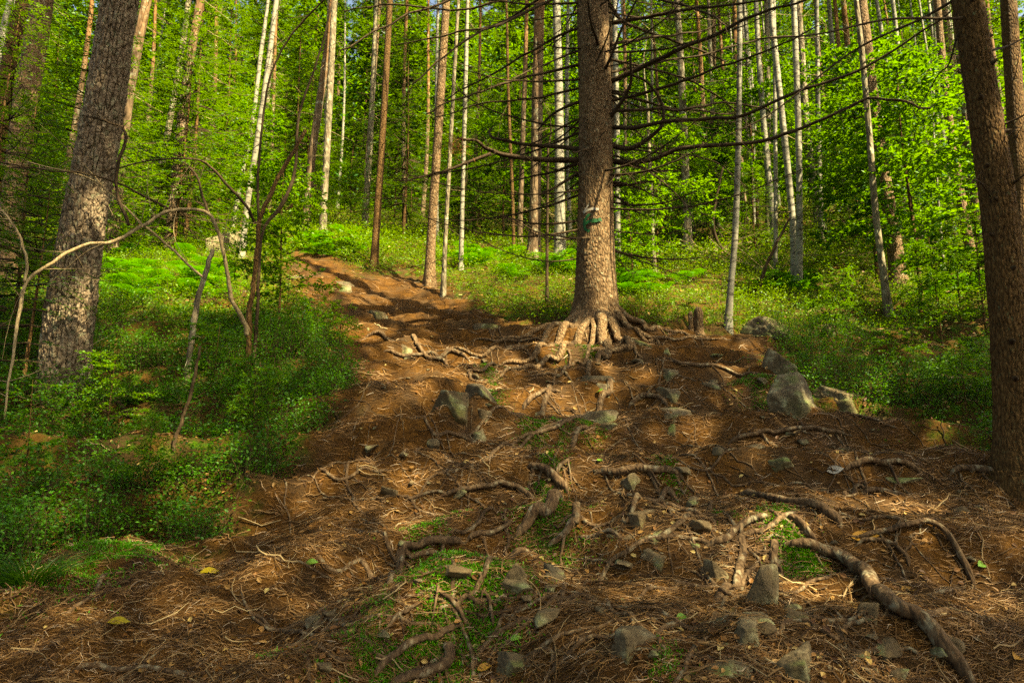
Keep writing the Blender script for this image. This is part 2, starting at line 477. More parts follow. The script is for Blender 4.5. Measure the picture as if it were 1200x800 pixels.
_n = len(C)
_K = _U(((C[:, None, :2] - C[None, :, :2]) ** 2).sum(-1)) + np.eye(_n) * 0.02
_P = np.column_stack([np.ones(_n), C[:, :2]])
_A = np.block([[_K, _P], [_P.T, np.zeros((3, 3))]])
_W = np.linalg.solve(_A, np.concatenate([C[:, 2], np.zeros(3)]))
GX0, GY0, GD = -130.0, -8.0, 0.25
_gx = np.arange(GX0, 130, GD); _gy = np.arange(GY0, 125, GD)
BASE = np.zeros((len(_gy), len(_gx)))
for _i, _y in enumerate(_gy):
    d2 = (_gx[:, None] - C[None, :, 0]) ** 2 + (_y - C[None, :, 1]) ** 2
    BASE[_i] = _U(d2) @ _W[:_n] + _W[_n] + _W[_n + 1] * _gx + _W[_n + 2] * _y
def hbase(x, y):
    fx = np.clip((np.asarray(x, float) - GX0) / GD, 0, len(_gx) - 2.001); fy = np.clip((np.asarray(y, float) - GY0) / GD, 0, len(_gy) - 2.001)
    i = fx.astype(int); j = fy.astype(int); a = fx - i; b = fy - j
    return (BASE[j, i] * (1 - a) + BASE[j, i + 1] * a) * (1 - b) + (BASE[j + 1, i] * (1 - a) + BASE[j + 1, i + 1] * a) * b
PATH_POLY = np.array([(-900,900),(-600,760),(-100,705),(60,668),(150,640),(260,615),(330,575),(375,515),(415,470),(418,440),(392,400),(350,350),(332,318),(345,296),
 (380,298),(420,322),(470,318),(560,360),(600,384),(680,392),(745,390),(800,388),(905,398),(915,430),(905,455),(945,488),(1040,496),(1110,520),(1180,548),(1300,570),(2200,640),(2200,900)], float)
def poly_sd(u, v, P):
    d = np.full(np.shape(u), 1e9); ins = np.zeros(np.shape(u), bool)
    for a, b in zip(P, np.roll(P, -1, 0)):
        e = b - a; w0 = u - a[0]; w1 = v - a[1]
        t = np.clip((w0 * e[0] + w1 * e[1]) / (e @ e), 0, 1)
        d = np.minimum(d, np.hypot(w0 - e[0] * t, w1 - e[1] * t))
        c = ((a[1] > v) != (b[1] > v)) & (u < e[0] * (v - a[1]) / (e[1] if abs(e[1]) > 1e-9 else 1e-9) + a[0])
        ins ^= c
    return np.where(ins, d, -d)
def path_mask(x, y):
    """1 on the trodden needle path, 0 in the undergrowth (fixed to the ground)"""
    x = np.asarray(x, float); y = np.asarray(y, float)
    u, v = to_px(np.stack([x, y, hbase(x, y)], -1))
    sd = poly_sd(u, v, PATH_POLY)
    sd = np.where((y < 1.6), np.where(np.abs(x) < 2.2, 100, -100), sd)
    sd = sd * np.clip(y, 1, 40) / 800.0
    sd = sd + 0.16 * fbm(x * 1.7, y * 1.7, o=3, seed=5) + 0.08 * fbm(x * 6, y * 6, o=2, seed=8)
    return np.clip(sd / 0.22 + 0.5, 0, 1)
MOUND = []
def height(x, y):
    x = np.asarray(x, float); y = np.asarray(y, float)
    near = np.clip(1.3 - y / 30, 0.25, 1)
    hb = hbase(x, y)
    ridg = 1 - np.abs(fbm(x * 1.25 + 0.5 * vnoise(y, x, seed=3), y * 2.3, o=3, seed=11)) * 2
    ph = 2 * math.pi * (hb / 0.31 + 0.9 * fbm(x * .55, y * .55, o=3, seed=51)) + .6
    stp = 0.085 * np.clip((14 - y) / 4, 0, 1) * (np.sin(ph) + .4 * np.sin(2 * ph))
    if len(MOUND): 
        mm = 0
        for mx, my, mr, mh in MOUND: mm = np.maximum(mm, mh * np.exp(-((x - mx) ** 2 + (y - my) ** 2) / mr ** 2))
        stp = stp + mm
    h = hb + stp + 0.055 * fbm(x * 0.9, y * 0.9, o=3, seed=1) + near * (0.065 * ridg - 0.025)
    h = h + near * (0.055 * fbm(x * 3.4, y * 4.4, o=3, seed=21) + 0.014 * fbm(x * 11, y * 14, o=3, seed=31))
    return h + np.clip((y - 11) / 10, 0, 1) * 0.22 * fbm(x * 0.45, y * 0.45, o=3, seed=41)
_YS = np.geomspace(1.2, 110, 420)
def ground_at(u, v):
    """ground point seen at photo pixel (u, v)"""
    a, y, z = ray(u, v)
    t = _YS / y
    X, Z = a * t, CAM_Z + z * t
    d = Z - height(X, _YS)
    k = np.nonzero(d < 0)[0]
    k = k[0] if len(k) else len(_YS) - 1
    lo, hi = t[max(k - 1, 0)], t[k]
    for _ in range(16):
        m = (lo + hi) / 2
        if CAM_Z + z * m - height(a * m, y * m) < 0: hi = m
        else: lo = m
    return np.array([a * hi, y * hi, float(height(a * hi, y * hi))])
def gnormal(x, y, e=0.06):
    hx = (height(x + e, y) - height(x - e, y)) / (2 * e); hy = (height(x, y + e) - height(x, y - e)) / (2 * e)
    return norm(np.stack([-hx, -hy, np.ones_like(hx)], -1))

ROCKS = [ # u, v of the foot, width px, height px, lean deg, sink, label
 (937,494,62,62,-14,.2,'tall pointed boulder with a sharp ridge right of the path'),(1008,488,80,40,8,.25,'broad flat-topped grey boulder beside the tall pointed one'),
 (918,452,42,46,12,.25,'mossy boulder up-path of the tall pointed one'),(913,402,62,40,16,.15,'big dark jagged rock at the edge of the undergrowth behind'),
 (976,398,24,22,8,.2,'small pale rock right of the dark jagged rock'),(794,478,38,32,-12,.2,'sunlit wedge-shaped stone in the upper right path'),
 (786,505,78,36,8,.25,'wide angular slab below the wedge-shaped stone'),(700,506,58,28,-14,.25,'dark mossy angular stone in the upper middle path'),
 (525,486,46,34,4,.25,'squarish pale stone standing in the eroded bank'),(562,473,36,28,-6,.25,'leaning pale stone right of the squarish one'),
 (505,516,0,0,0,0,''),(556,520,34,20,4,.35,'dark stone below the squarish one in the bank'),(566,500,20,22,0,.3,'small stone wedged right of the bank stones'),
 (917,556,56,30,12,.3,'brown angular stone in the right path'),(888,542,36,22,-16,.3,'dark wedge stone left of the brown angular stone'),(848,538,26,16,4,.35,'small low stone in the right path'),
 (1055,568,60,16,-4,.3,'flat stone under the bridging root by the right tree'),(745,580,44,30,-14,.3,'triangular stone below the straight thick root'),
 (757,622,34,24,-8,.3,'small grey stone under the bow shaped root'),(757,642,60,20,-14,.3,'long low stone below the small grey one'),
 (783,676,56,34,6,.3,'worn lichened stone right of centre'),(651,688,30,26,0,.35,'small rounded whitish stone in mid path'),(848,690,32,36,-10,.3,'tilted stone left of the pale topped one'),
 (893,722,40,58,6,.3,'pale topped stone under the short dropping root'),(812,644,42,16,2,.4,'half buried stone at mid right'),
 (745,782,52,42,8,.35,'brown stone at the bottom centre right'),(880,766,46,36,-10,.3,'dark stone at the bottom right of centre'),(850,800,70,26,-6,.3,'long stone at the bottom edge right'),
 (938,812,72,46,-4,.25,'large dark stone cut by the bottom edge'),(1022,738,22,30,10,.3,'small stone in the dark hollow under the thickest root'),
 (612,790,60,24,4,.45,'half buried stone at the bottom centre'),(598,700,50,44,10,.4,'brown stone in the mossy hump'),
 (834,460,24,14,6,.3,'small slab in the upper right path'),(838,420,44,10,0,.4,'thin flat stone flush with the upper right path'),(748,408,40,16,6,.3,'flat stone right of the spruce roots'),
 (776,418,24,14,0,.3,'mossy little stone right of the spruce roots'),(738,392,18,8,0,.3,'tiny stone against the spruce foot'),(780,452,36,26,14,.3,'tilted dark stone above the sunlit wedge'),
 (633,434,24,20,0,.3,'pale stone caught under the spruce root loop'),(474,420,28,20,16,.3,'pale leaning stone on the upper left path'),(440,378,36,20,-8,.35,'grey stone at the left edge of the upper path'),
 (390,340,44,20,8,.35,'flat grey stone where the path turns'),(345,332,24,14,0,.35,'small stone beside the turn of the path'),(350,330,0,0,0,0,''),
 (430,392,24,14,-4,.35,'small grey stone in the lit upper path'),(575,388,40,12,4,.4,'flat stone left of the spruce roots'),(530,466,24,16,0,.4,'small stone atop the eroded bank'),
 (704,456,44,22,-4,.35,'low dark stone below the spruce'),(706,468,20,20,8,.3,'small bright stone below the spruce'),(255,300,50,42,4,.3,'grey boulder among ferns behind the bent sapling'),(640,556,22,12,0,.4,'small stone by the smooth root'),
 (1098,758,30,18,0,.5,'half buried stone right of the thickest root'),(880,738,60,14,-4,.4,'broken stone edge below the pale topped stone')]
FEET = []
_tb = at_depth(700, 394, 9.0); MOUND_SPRUCE = (_tb[0], _tb[1] - .15, .95, .13)
for u, v, w, hpx, lean, sink, lab in ROCKS:
    p = ground_at(u, v - 2); FEET.append(p)
for (u, v, w, hpx, lean, sink, lab), p in zip(ROCKS, FEET):
    if lab: MOUND.append((p[0], p[1] + .1 * w * p[1] / FPX, .75 * w * p[1] / FPX, min(.05, .28 * hpx * p[1] / FPX)))

MOUND.append(MOUND_SPRUCE)
for u, v, r, h in ((545, 690, .30, .11), (500, 660, .2, .05), (650, 605, .16, .06), (490, 775, .18, .05), (930, 625, .14, .04), (650, 555, .12, .04), (905, 462, .35, .10), (460, 520, .4, .06)):
    _q = ground_at(u, v); MOUND.append((_q[0], _q[1], r, h))

def build_ground():
    ys = np.concatenate([np.linspace(-7, 1.2, 60, endpoint=False), np.geomspace(1.2, 118, 880)])
    s = np.linspace(-1, 1, 1100); s = np.sign(s) * (0.75 * np.abs(s) + 0.25 * np.abs(s) ** 3)
    Yg = np.repeat(ys[:, None], len(s), 1)
    Xg = s[None] * (2.6 + 1.05 * np.clip(ys, 0, None) + 4 * (ys < 1.2))[:, None]
    V = np.stack([Xg, Yg, height(Xg, Yg)], -1).reshape(-1, 3)
    nx = len(s)
    i = np.arange(len(ys) - 1)[:, None] * nx + np.arange(nx - 1)[None]
    F = np.stack([i, i + 1, i + nx + 1, i + nx], -1).reshape(-1, 4)
    o = link('ground', new_mesh('ground', V, [F], MAT['ground'], True, {'path': path_mask(Xg, Yg).ravel()}))
    kind(o, 'structure')
build_ground()

# ------------------------------------------------------------------ tree builders
def trunk_axis(px, Y, total, base=None):
    """px: (u, v, width) from the foot up; returns axis points and radii, continued above the photo to height `total`"""
    P = np.array([at_depth(u, v, Y) for u, v, w in px]); R = np.array([0.5 * w * Y / FPX / float(ray(u, v)[1]) / math.sqrt(1 + ((u - 600) / FPX) ** 2) for u, v, w in px])
    if base is not None: P[0] = base
    n = max(10, 6 * len(px))
    Q = catmull(np.column_stack([P, R]), n)
    d = norm((Q[-1, :3] - Q[0, :3])[None])[0]
    d = norm((d * 0.5 + np.array([0, 0, 0.5]))[None])[0]
    left = total - (Q[-1, 2] - Q[0, 2])
    if left > 0.5:
        k = max(4, int(left / 1.2)); t = np.linspace(0, 1, k + 1)[1:, None]
        up = Q[-1, :3] + d * left * t + np.stack([0.12 * np.sin(t[:, 0] * 5 + Y), 0.1 * np.sin(t[:, 0] * 4 + 1), 0 * t[:, 0]], -1) * t
        r = Q[-1, 3] * (1 - 0.85 * t)
        Q = np.vstack([Q, np.column_stack([up, r])])
    foot = Q[0].copy(); foot[2] -= 0.35; foot[3] *= 1.1
    Q = np.vstack([foot, Q])
    return Q[:, :3], Q[:, 3]
def stub_twigs(P, R, n, rng, z0, z1, Lr, mat_r=0.006, droop=0.25, sub=2):
    """short dead lower branches round a trunk"""
    g = Geo()
    zz = P[:, 2]
    for _ in range(n):
        z = rng.uniform(z0, z1) + P[1, 2]
        c = np.array([np.interp(z, zz, P[:, k]) for k in range(3)]); r = np.interp(z, zz, R)
        a = rng.uniform(0, 2 * math.pi); L = rng.uniform(*Lr)
        d = np.array([math.cos(a), math.sin(a), 0])
        t = np.linspace(0, 1, 5)[:, None]
        pts = c + d * (r * 0.6 + L * t) + np.array([0, 0, 1]) * (-droop * L * t + 0.25 * droop * L * t ** 3) + rng.normal(size=(5, 3)) * 0.03 * L * t
        g.add(*tube(pts, mat_r * (0.4 + L) * np.linspace(1, .3, 5), 3, cap=False))
        for _ in range(sub):
            k = rng.integers(1, 5); dd = norm((d + rng.normal(size=3) * 0.7)[None])[0]
            q = pts[k] + dd * L * rng.uniform(.2, .5) * np.linspace(0, 1, 3)[:, None]
            g.add(*tube(q, mat_r * 0.5 * (0.4 + L) * np.array([1, .7, .3]), 3, cap=False))
    return g

# --- foliage crowns (shared meshes)
def spruce_crown(name, h, r, seed, needle=0.05, wid=0.011, whorl=0.24, dens=1.0, mat='spruce_leaf', low=0.0, droop=0.28, nb=6):
    rng = np.random.default_rng(seed)
    tp, td, tl, tn = [], [], [], []
    g = Geo(); z = low
    while z < h - 0.1:
        f = (z - low) / (h - low)
        for b in range(rng.integers(nb - 2, nb + 1)):
            a = rng.uniform(0, 2 * math.pi)
            L = r * (1 - f) ** 0.75 * rng.uniform(0.55, 1.1) + 0.12
            out = np.array([math.cos(a), math.sin(a), 0]); lat = np.array([-math.sin(a), math.cos(a), 0])
            dz = droop * (1 - 1.6 * f)
            K = max(4, int(L / 0.16)); t = np.linspace(0, 1, K)
            pts = np.array([0, 0, z]) + out * (L * t)[:, None] + np.array([0, 0, 1]) * (L * (-dz * t + 0.20 * t ** 3))[:, None]
            pts = pts + rng.normal(size=pts.shape) * 0.02 * L * t[:, None]
            g.add(*tube(pts, (0.004 + 0.009 * L) * np.linspace(1, .25, K), 3, cap=False))
            m = max(4, int(L / 0.085 * dens))
            tt = rng.uniform(0.12, 1, m) ** 0.8
            p0 = np.stack([np.interp(tt, t, pts[:, k]) for k in range(3)], -1)
            sgn = rng.choice([-1, 1], m)[:, None]
            dd = norm(out * rng.uniform(.5, 1.0, (m, 1)) + lat * sgn * rng.uniform(.4, 1.1, (m, 1)) + np.array([0, 0, 1]) * rng.uniform(-.45, .12, (m, 1)))
            ll = (0.10 + 0.42 * L * (1 - tt) * rng.uniform(.6, 1.1, m) + 0.05)
            tp.append(p0); td.append(dd); tl.append(ll)
        z += whorl * rng.uniform(.7, 1.3) * (1 - 0.4 * f)
    tp = np.concatenate(tp); td = np.concatenate(td); tl = np.concatenate(tl)
    st = needle * 0.42
    cnt = np.maximum(3, (tl / st).astype(int)); idx = np.repeat(np.arange(len(tp)), cnt)
    k = np.concatenate([np.arange(c) for c in cnt]); s = (k + 0.5) / cnt[idx]
    p = tp[idx] + td[idx] * (tl[idx] * s)[:, None] + np.array([0, 0, -1]) * (0.12 * tl[idx] * s ** 2)[:, None]
    up = np.array([0, 0, 1.0]); sd = norm(np.cross(td[idx], up)); sg = np.where(k % 2, 1, -1)[:, None]
    nd = norm(td[idx] * 0.9 + sd * sg * rng.uniform(.5, 1.0, (len(p), 1)) + up * rng.uniform(-.25, .3, (len(p), 1)))
    V, F = blades(p, nd, norm(up + rng.normal(size=(len(p), 3)) * 0.5), needle * rng.uniform(.7, 1.2, len(p)), wid * rng.uniform(.8, 1.3, len(p)))
    gv = np.concatenate(g.V); gf = {}
    for f in g.F: gf.setdefault(f.shape[1], []).append(f)
    wood = np.concatenate(gf[4])
    me = new_mesh(name, np.vstack([gv, V]), [wood, F + len(gv)], [MAT['twig_bark'], MAT[mat]], False,
                  mat_index=np.concatenate([np.zeros(len(wood)), np.ones(len(F))]))
    return me
def leafy_crown(name, h, r, seed, leaf=0.07, n_br=26, dens=1.0, mat='bright_leaf', flat=0.35, low=0.2):
    rng = np.random.default_rng(seed); g = Geo(); pp, dd = [], []
    for b in range(n_br):
        f = (b + rng.uniform(0, 1)) / n_br; z = h * (low + (1 - low) * f * 0.92)
        a = rng.uniform(0, 2 * math.pi); L = r * (1 - 0.6 * abs(f - 0.3)) * rng.uniform(.5, 1.1)
        out = np.array([math.cos(a), math.sin(a), 0])
        K = 7; t = np.linspace(0, 1, K)
        pts = np.array([0, 0, z]) + out * (L * t)[:, None] + np.array([0, 0, 1]) * (L * (0.45 * t - 0.35 * t ** 2))[:, None]
        pts = pts + np.cumsum(rng.normal(size=pts.shape) * 0.035 * L, 0) * t[:, None]
        g.add(*tube(pts, (0.003 + 0.006 * L) * np.linspace(1, .25, K), 3, cap=False))
        for q in range(int(5 + L * 6)):
            s = rng.uniform(.2, 1); c = np.array([np.interp(s, t, pts[:, k]) for k in range(3)])
            d2 = norm((out * rng.uniform(.2, 1) + rng.normal(size=3) * np.array([.8, .8, .35]))[None])[0]; l2 = L * (1.1 - s) * .6 + .15
            tw = c + d2 * (l2 * np.linspace(0, 1, 4))[:, None] + np.array([0, 0, -.15 * l2]) * (np.linspace(0, 1, 4) ** 2)[:, None]
            g.add(*tube(tw, 0.003 * np.linspace(1, .4, 4), 3, cap=False))
            m = max(3, int(l2 / leaf * 2.4 * dens)); u = rng.uniform(.1, 1, m)
            pp.append(np.stack([np.interp(u, np.linspace(0, 1, 4), tw[:, k]) for k in range(3)], -1) + rng.normal(size=(m, 3)) * .012)
            dd.append(norm(d2 * .6 + rng.normal(size=(m, 3)) * np.array([.8, .8, .3])))
    p = np.concatenate(pp); d = np.concatenate(dd)
    nrm = norm(np.array([0, 0, 1.0]) + rng.normal(size=p.shape) * flat)
    L = leaf * rng.uniform(.6, 1.2, len(p))
    V, F = leaves6(p, d, nrm, L, L * 0.62)
    gv = np.concatenate(g.V); wood = np.concatenate([f for f in g.F if f.shape[1] == 4])
    return new_mesh(name, np.vstack([gv, V]), [wood, F + len(gv)], [MAT['twig_bark'], MAT[mat]], False,
                    mat_index=np.concatenate([np.zeros(len(wood)), np.ones(len(F))]))

HI_TREES = []   # trunks already standing (x, y, r)

# ------------------------------------------------------------------ the big spruce in the middle
SPX = [(700, 392, 66), (699, 372, 58), (699, 350, 51), (698, 320, 46), (698, 270, 42.5), (698, 200, 40), (697, 100, 38), (694, 0, 35.5)]
SY = 9.0
sp_base = at_depth(700, 394, SY); sp_base[2] = float(height(sp_base[0], sp_base[1]))
spruce = thing('spruce_tree', 'big bare-branched spruce with spreading gnarled roots in the middle of the path head', 'tree', sp_base)
def spruce_disp(a, l, rr):
    fl = np.exp(-np.maximum(l - 0.35, 0) / 0.28)
    d = rr * fl * (0.10 + 0.20 * np.cos(5 * a + 0.7) + 0.14 * np.cos(3 * a + 2.1))
    x = a * 0.25
    f1, f2, cid = cellular(a / (2 * math.pi) * 46, l * 13 + 0 * a, seed=3)
    d = d + 0.006 * np.clip((f2 - f1) * 2, 0, 1) + 0.004 * (cid - 0.5)
    return d + 0.012 * fbm(np.cos(a) * 1.5, np.sin(a) * 1.5, l * 1.6, o=3, seed=4)
P, R = trunk_axis(SPX, SY, 17)
SP_P, SP_R = P, R
nn = 900
s = np.concatenate([np.linspace(0, 1, len(P))]); sQ = np.concatenate([np.linspace(0, 0.42, 760), np.linspace(0.42, 1, 80)[1:]])
PP = np.stack([np.interp(sQ, s, P[:, k]) for k in range(3)], -1); RR = np.interp(sQ, s, R)
g = Geo(); g.add(*tube(PP, RR, 180, spruce_disp))
link('trunk', g.mesh('spruce_trunk', MAT['spruce_bark'], True, sp_base), spruce)
def sp_at(z):
    return np.array([np.interp(z, P[:, 2], P[:, k]) for k in range(3)]), np.interp(z, P[:, 2], R)

# dead branches: drawn in the photo's plane, with real reach towards or away from the camera (dy)
SPB = [([(682,188),(640,187),(600,184),(575,178),(560,165),(535,160)],7,-.5),([(575,180),(535,196),(500,206),(465,213)],3.6,-.45),
 ([(684,176),(650,172),(610,168),(575,160),(572,152)],6,.5),([(677,76),(636,86),(590,98),(545,115),(500,135)],3.6,-.7),
 ([(677,33),(636,52),(592,78),(550,100),(520,116)],3.4,.6),([(677,-15),(640,3),(590,27),(545,47),(485,100)],4.2,-1.1),
 ([(670,-25),(630,0),(580,30),(520,42),(464,54)],4,.9),([(680,104),(640,113),(600,118),(560,122),(510,140)],2.8,-.3),
 ([(677,120),(650,133),(630,152)],4.5,.3),([(675,193),(643,203),(604,212)],4.5,.7),([(675,205),(656,214),(638,226)],5,-.4),
 ([(680,60),(655,68),(625,80),(600,92)],2.6,-.8),([(684,150),(640,146),(585,132),(545,112),(530,95)],2.4,.5),([(680,-60),(610,-30),(540,-5),(470,22),(400,60)],4,-1.0),
 ([(684,-40),(620,-10),(540,10),(455,5),(400,14)],3.6,.8),([(676,140),(640,160),(610,176),(590,200)],2.4,.2),([(676,215),(655,232),(640,240)],2.2,-.2),
 ([(711,2),(737,30),(800,50),(850,72)],5.5,.8),([(705,148),(724,125),(738,100),(737,60)],6.5,-.7),
 ([(708,166),(737,174),(768,155),(778,135),(765,105),(737,85)],6,-.55),([(714,189),(757,189),(800,174),(895,165),(960,140),(1020,117),(1093,125)],5.5,-1.9),
 ([(718,108),(745,116),(800,128),(860,134)],4.5,.9),([(716,149),(741,150),(778,143),(835,139),(870,136),(930,110),(1000,85),(1070,45),(1115,15)],5,-2.1),
 ([(718,130),(760,128),(800,128),(850,122),(900,128)],4.2,.5),([(721,93),(775,68),(800,57),(870,25),(945,0)],6.5,-1.2),
 ([(718,27),(760,20),(800,13),(860,5),(940,-8)],5.2,-.8),([(716,52),(760,44),(800,40),(850,28)],4.4,.7),([(719,191),(745,195),(775,199)],5,-.3),
 ([(719,206),(755,202),(795,199)],4,.3),([(719,218),(745,216),(765,213)],4.5,-.4),([(722,214),(750,222),(775,234)],3.6,.2),([(720,229),(735,238),(751,250)],3.4,-.2),
 ([(716,70),(760,80),(810,95),(850,120),(880,150)],3.2,.8),([(716,85),(760,75),(830,62),(900,44),(960,43)],3.4,1.2),([(712,-20),(760,-5),(820,12),(850,30)],4,-1.3),
 ([(718,170),(760,178),(830,186),(870,215)],2.6,.7),([(716,118),(770,105),(840,80),(890,62),(960,30)],3.8,-1.4),([(712,180),(760,200),(800,235),(815,262)],2.2,-1.1),
 ([(700,60),(700,48),(692,20),(690,-30)],5,-.9),([(690,130),(684,150),(668,172)],3,-.9),([(700,165),(690,176),(672,180)],4,-.7),([(703,90),(715,70),(735,20),(760,-30)],4.2,-1.0)]
for i, (px, w, dy) in enumerate(SPB):
    rng = np.random.default_rng(100 + i)
    m = len(px); t = np.linspace(0, 1, m)
    pts = np.array([at_depth(u, v, SY + dy * tt ** 1.0) for (u, v), tt in zip(px, t)])
    ax, r0 = sp_at(pts[0, 2])
    if np.hypot(*(pts[0, :2] - ax[:2])) < r0 + 0.4: pts = np.vstack([ax + (pts[0] - ax) * 0.4 + np.array([0, 0.0, -0.01]), pts])
    n = 6 * len(pts); Q = catmull(pts, n)
    L = np.linalg.norm(np.diff(Q, axis=0), axis=1).sum()
    Q = Q + np.stack([fbm(np.linspace(0, L * 4, n), np.full(n, i * 3.3 + k), o=2, seed=60) for k in range(3)], -1) * 0.042 * np.linspace(0, 1, n)[:, None]
    rad = 0.5 * w * SY / FPX * 1.2 * np.linspace(1, .28, n) + 0.0015
    g = Geo(); g.add(*tube(Q, rad, 7))
    for _ in range(int(10 + L * 16)):                       # thin dead side twigs
        k = rng.integers(n // 6, n); T = norm((Q[min(k + 1, n - 1)] - Q[k - 1])[None])[0]
        d = norm((T * rng.uniform(.3, 1.0) + rng.normal(size=3) * np.array([.55, .55, .5]) + np.array([0, 0, -.12]))[None])[0]
        l = rng.uniform(.08, .42) * (1.2 - .5 * k / n) * (2.0 if rng.random() < .15 else 1)
        tt = np.linspace(0, 1, 5)[:, None]
        q = Q[k] + d * l * tt + rng.normal(size=3) * .22 * l * tt ** 2
        rr = min(rad[k] * .5, 0.0042) * np.linspace(1, .35, 5)
        g.add(*tube(q, rr, 3, cap=False))
        for _ in range(rng.integers(0, 3)):
            kk = rng.integers(1, 4); d2 = norm((d + rng.normal(size=3) * .7)[None])[0]
            g.add(*tube(q[kk] + d2 * l * .45 * np.linspace(0, 1, 3)[:, None], rr[kk] * np.array([.8, .6, .35]), 3, cap=False))
    link('branch', g.mesh('spruce_branch', MAT['twig_bark'], True, sp_base), spruce)
for i in range(46):                                       # finer dead branches between them
    rng = np.random.default_rng(1500 + i)
    z = sp_base[2] + rng.uniform(1.0, 6.2); ax, r0 = sp_at(z); a = rng.choice([0, math.pi]) + rng.normal() * .7
    if i % 4 == 0: a = rng.uniform(0, 6.28)
    L = rng.uniform(.9, 3.0); n = 26; t = np.linspace(0, 1, n); d = np.array([math.cos(a), math.sin(a), 0])
    Q = ax + d * (r0 * .6 + L * t)[:, None] + np.array([0, 0, 1]) * (L * (-.32 * t + rng.uniform(.1, .45) * t ** 2.2))[:, None]
    Q = Q + np.stack([fbm(t * L * 2.5, np.full(n, i * 3.3 + k), o=3, seed=62) for k in range(3)], -1) * .05 * t[:, None]
    rad = rng.uniform(.010, .019) * np.linspace(1, .22, n); g = Geo(); g.add(*tube(Q, rad, 6))
    for _ in range(int(10 + L * 12)):
        k = rng.integers(4, n); T = norm((Q[min(k + 1, n - 1)] - Q[k - 1])[None])[0]
        dd = norm((T * rng.uniform(.3, 1.0) + rng.normal(size=3) * np.array([.6, .6, .45]) + np.array([0, 0, -.15]))[None])[0]
        l = rng.uniform(.08, .45); tt = np.linspace(0, 1, 5)[:, None]
        q = Q[k] + dd * l * tt + rng.normal(size=3) * .25 * l * tt ** 2
        g.add(*tube(q, min(rad[k] * .5, .004) * np.linspace(1, .35, 5), 3, cap=False))
        d2 = norm((dd + rng.normal(size=3) * .7)[None])[0]
        g.add(*tube(q[2] + d2 * l * .45 * np.linspace(0, 1, 3)[:, None], .0016 * np.array([1, .8, .5]), 3, cap=False))
    link('branch', g.mesh('spruce_branch', MAT['twig_bark'], True, sp_base), spruce)
# a clump of rust-brown dead needles caught on a left-hand branch
rng = np.random.default_rng(5)
c = at_depth(534, 170, SY - .5)
p = c + rng.normal(size=(420, 3)) * np.array([.075, .06, .085]); dirs = norm(rng.normal(size=(420, 3)) + np.array([0, 0, -.8]))
V, F = blades(p, dirs, rand_unit(420, rng), rng.uniform(.04, .10, 420), .006)
o = link('dead_needle_clump', new_mesh('dead_needle_clump', V - c, [F], MAT['rust_needles']), None, c)
tag(o, 'rust-brown clump of dead needles hanging in the spruce\'s left lower branches', 'needle clump')
# short stubs and knots
g_st = stub_twigs(P, R, 26, np.random.default_rng(9), 1.2, 5.0, (.12, .5), 0.012, .2, 2)
kind(link('dead_twigs', g_st.mesh('spruce_stub_twigs', MAT['twig_bark'], False, sp_base), spruce), 'stuff')
# trail mark painted on the bark
def mark(pts_px, w_px, mat, name, seed, rag=.25):
    Q = catmull(np.array(pts_px, float), 26); rng = np.random.default_rng(seed)
    T = np.gradient(Q, axis=0); N = np.stack([-T[:, 1], T[:, 0]], -1); N /= np.linalg.norm(N, axis=1, keepdims=True)
    wa = w_px / 2 * (1 + rng.uniform(-rag, rag, 26)); wb = w_px / 2 * (1 + rng.uniform(-rag, rag, 26))
    A = []
    for off in np.linspace(-1, 1, 5):
        q = Q + N * (np.where(off < 0, wa, wb) * off)[:, None]
        row = []
        for u, v in q:
            pt = at_depth(u, v, SY); ax, r = sp_at(pt[2]); dx = np.clip(pt[0] - ax[0], -r * .98, r * .98)
            ang = math.acos(dx / r); rr = r + .017
            row.append([ax[0] + rr * math.cos(ang), ax[1] - rr * math.sin(ang), pt[2]])
        A.append(row)
    V = np.array(A).transpose(1, 0, 2).reshape(-1, 3)
    i = np.arange(25)[:, None] * 5 + np.arange(4)[None]
    F = np.stack([i, i + 1, i + 6, i + 5], -1).reshape(-1, 4)
    return V, [F]
g = Geo()
g.add(*mark([(689, 257.5), (686, 261), (684, 266), (684, 271), (686, 275.5), (689, 277.5)], 2.8, None, '', 1))
g.add(*mark([(684.5, 267.5), (690, 266), (696, 265.5), (702, 264.8)], 4.0, None, '', 2))
link('painted_trail_mark', g.mesh('trail_mark', MAT['green_paint'], True, sp_base), spruce)
g = Geo()
g.add(*mark([(683, 255), (688, 252.5), (694, 252), (699, 253)], 2.4, None, '', 3, .5)); g.add(*mark([(683, 254), (686, 250), (688, 247)], 1.4, None, '', 4, .5))
link('faded_paint_smear', g.mesh('paint_smear', MAT['white_paint'], True, sp_base), spruce)

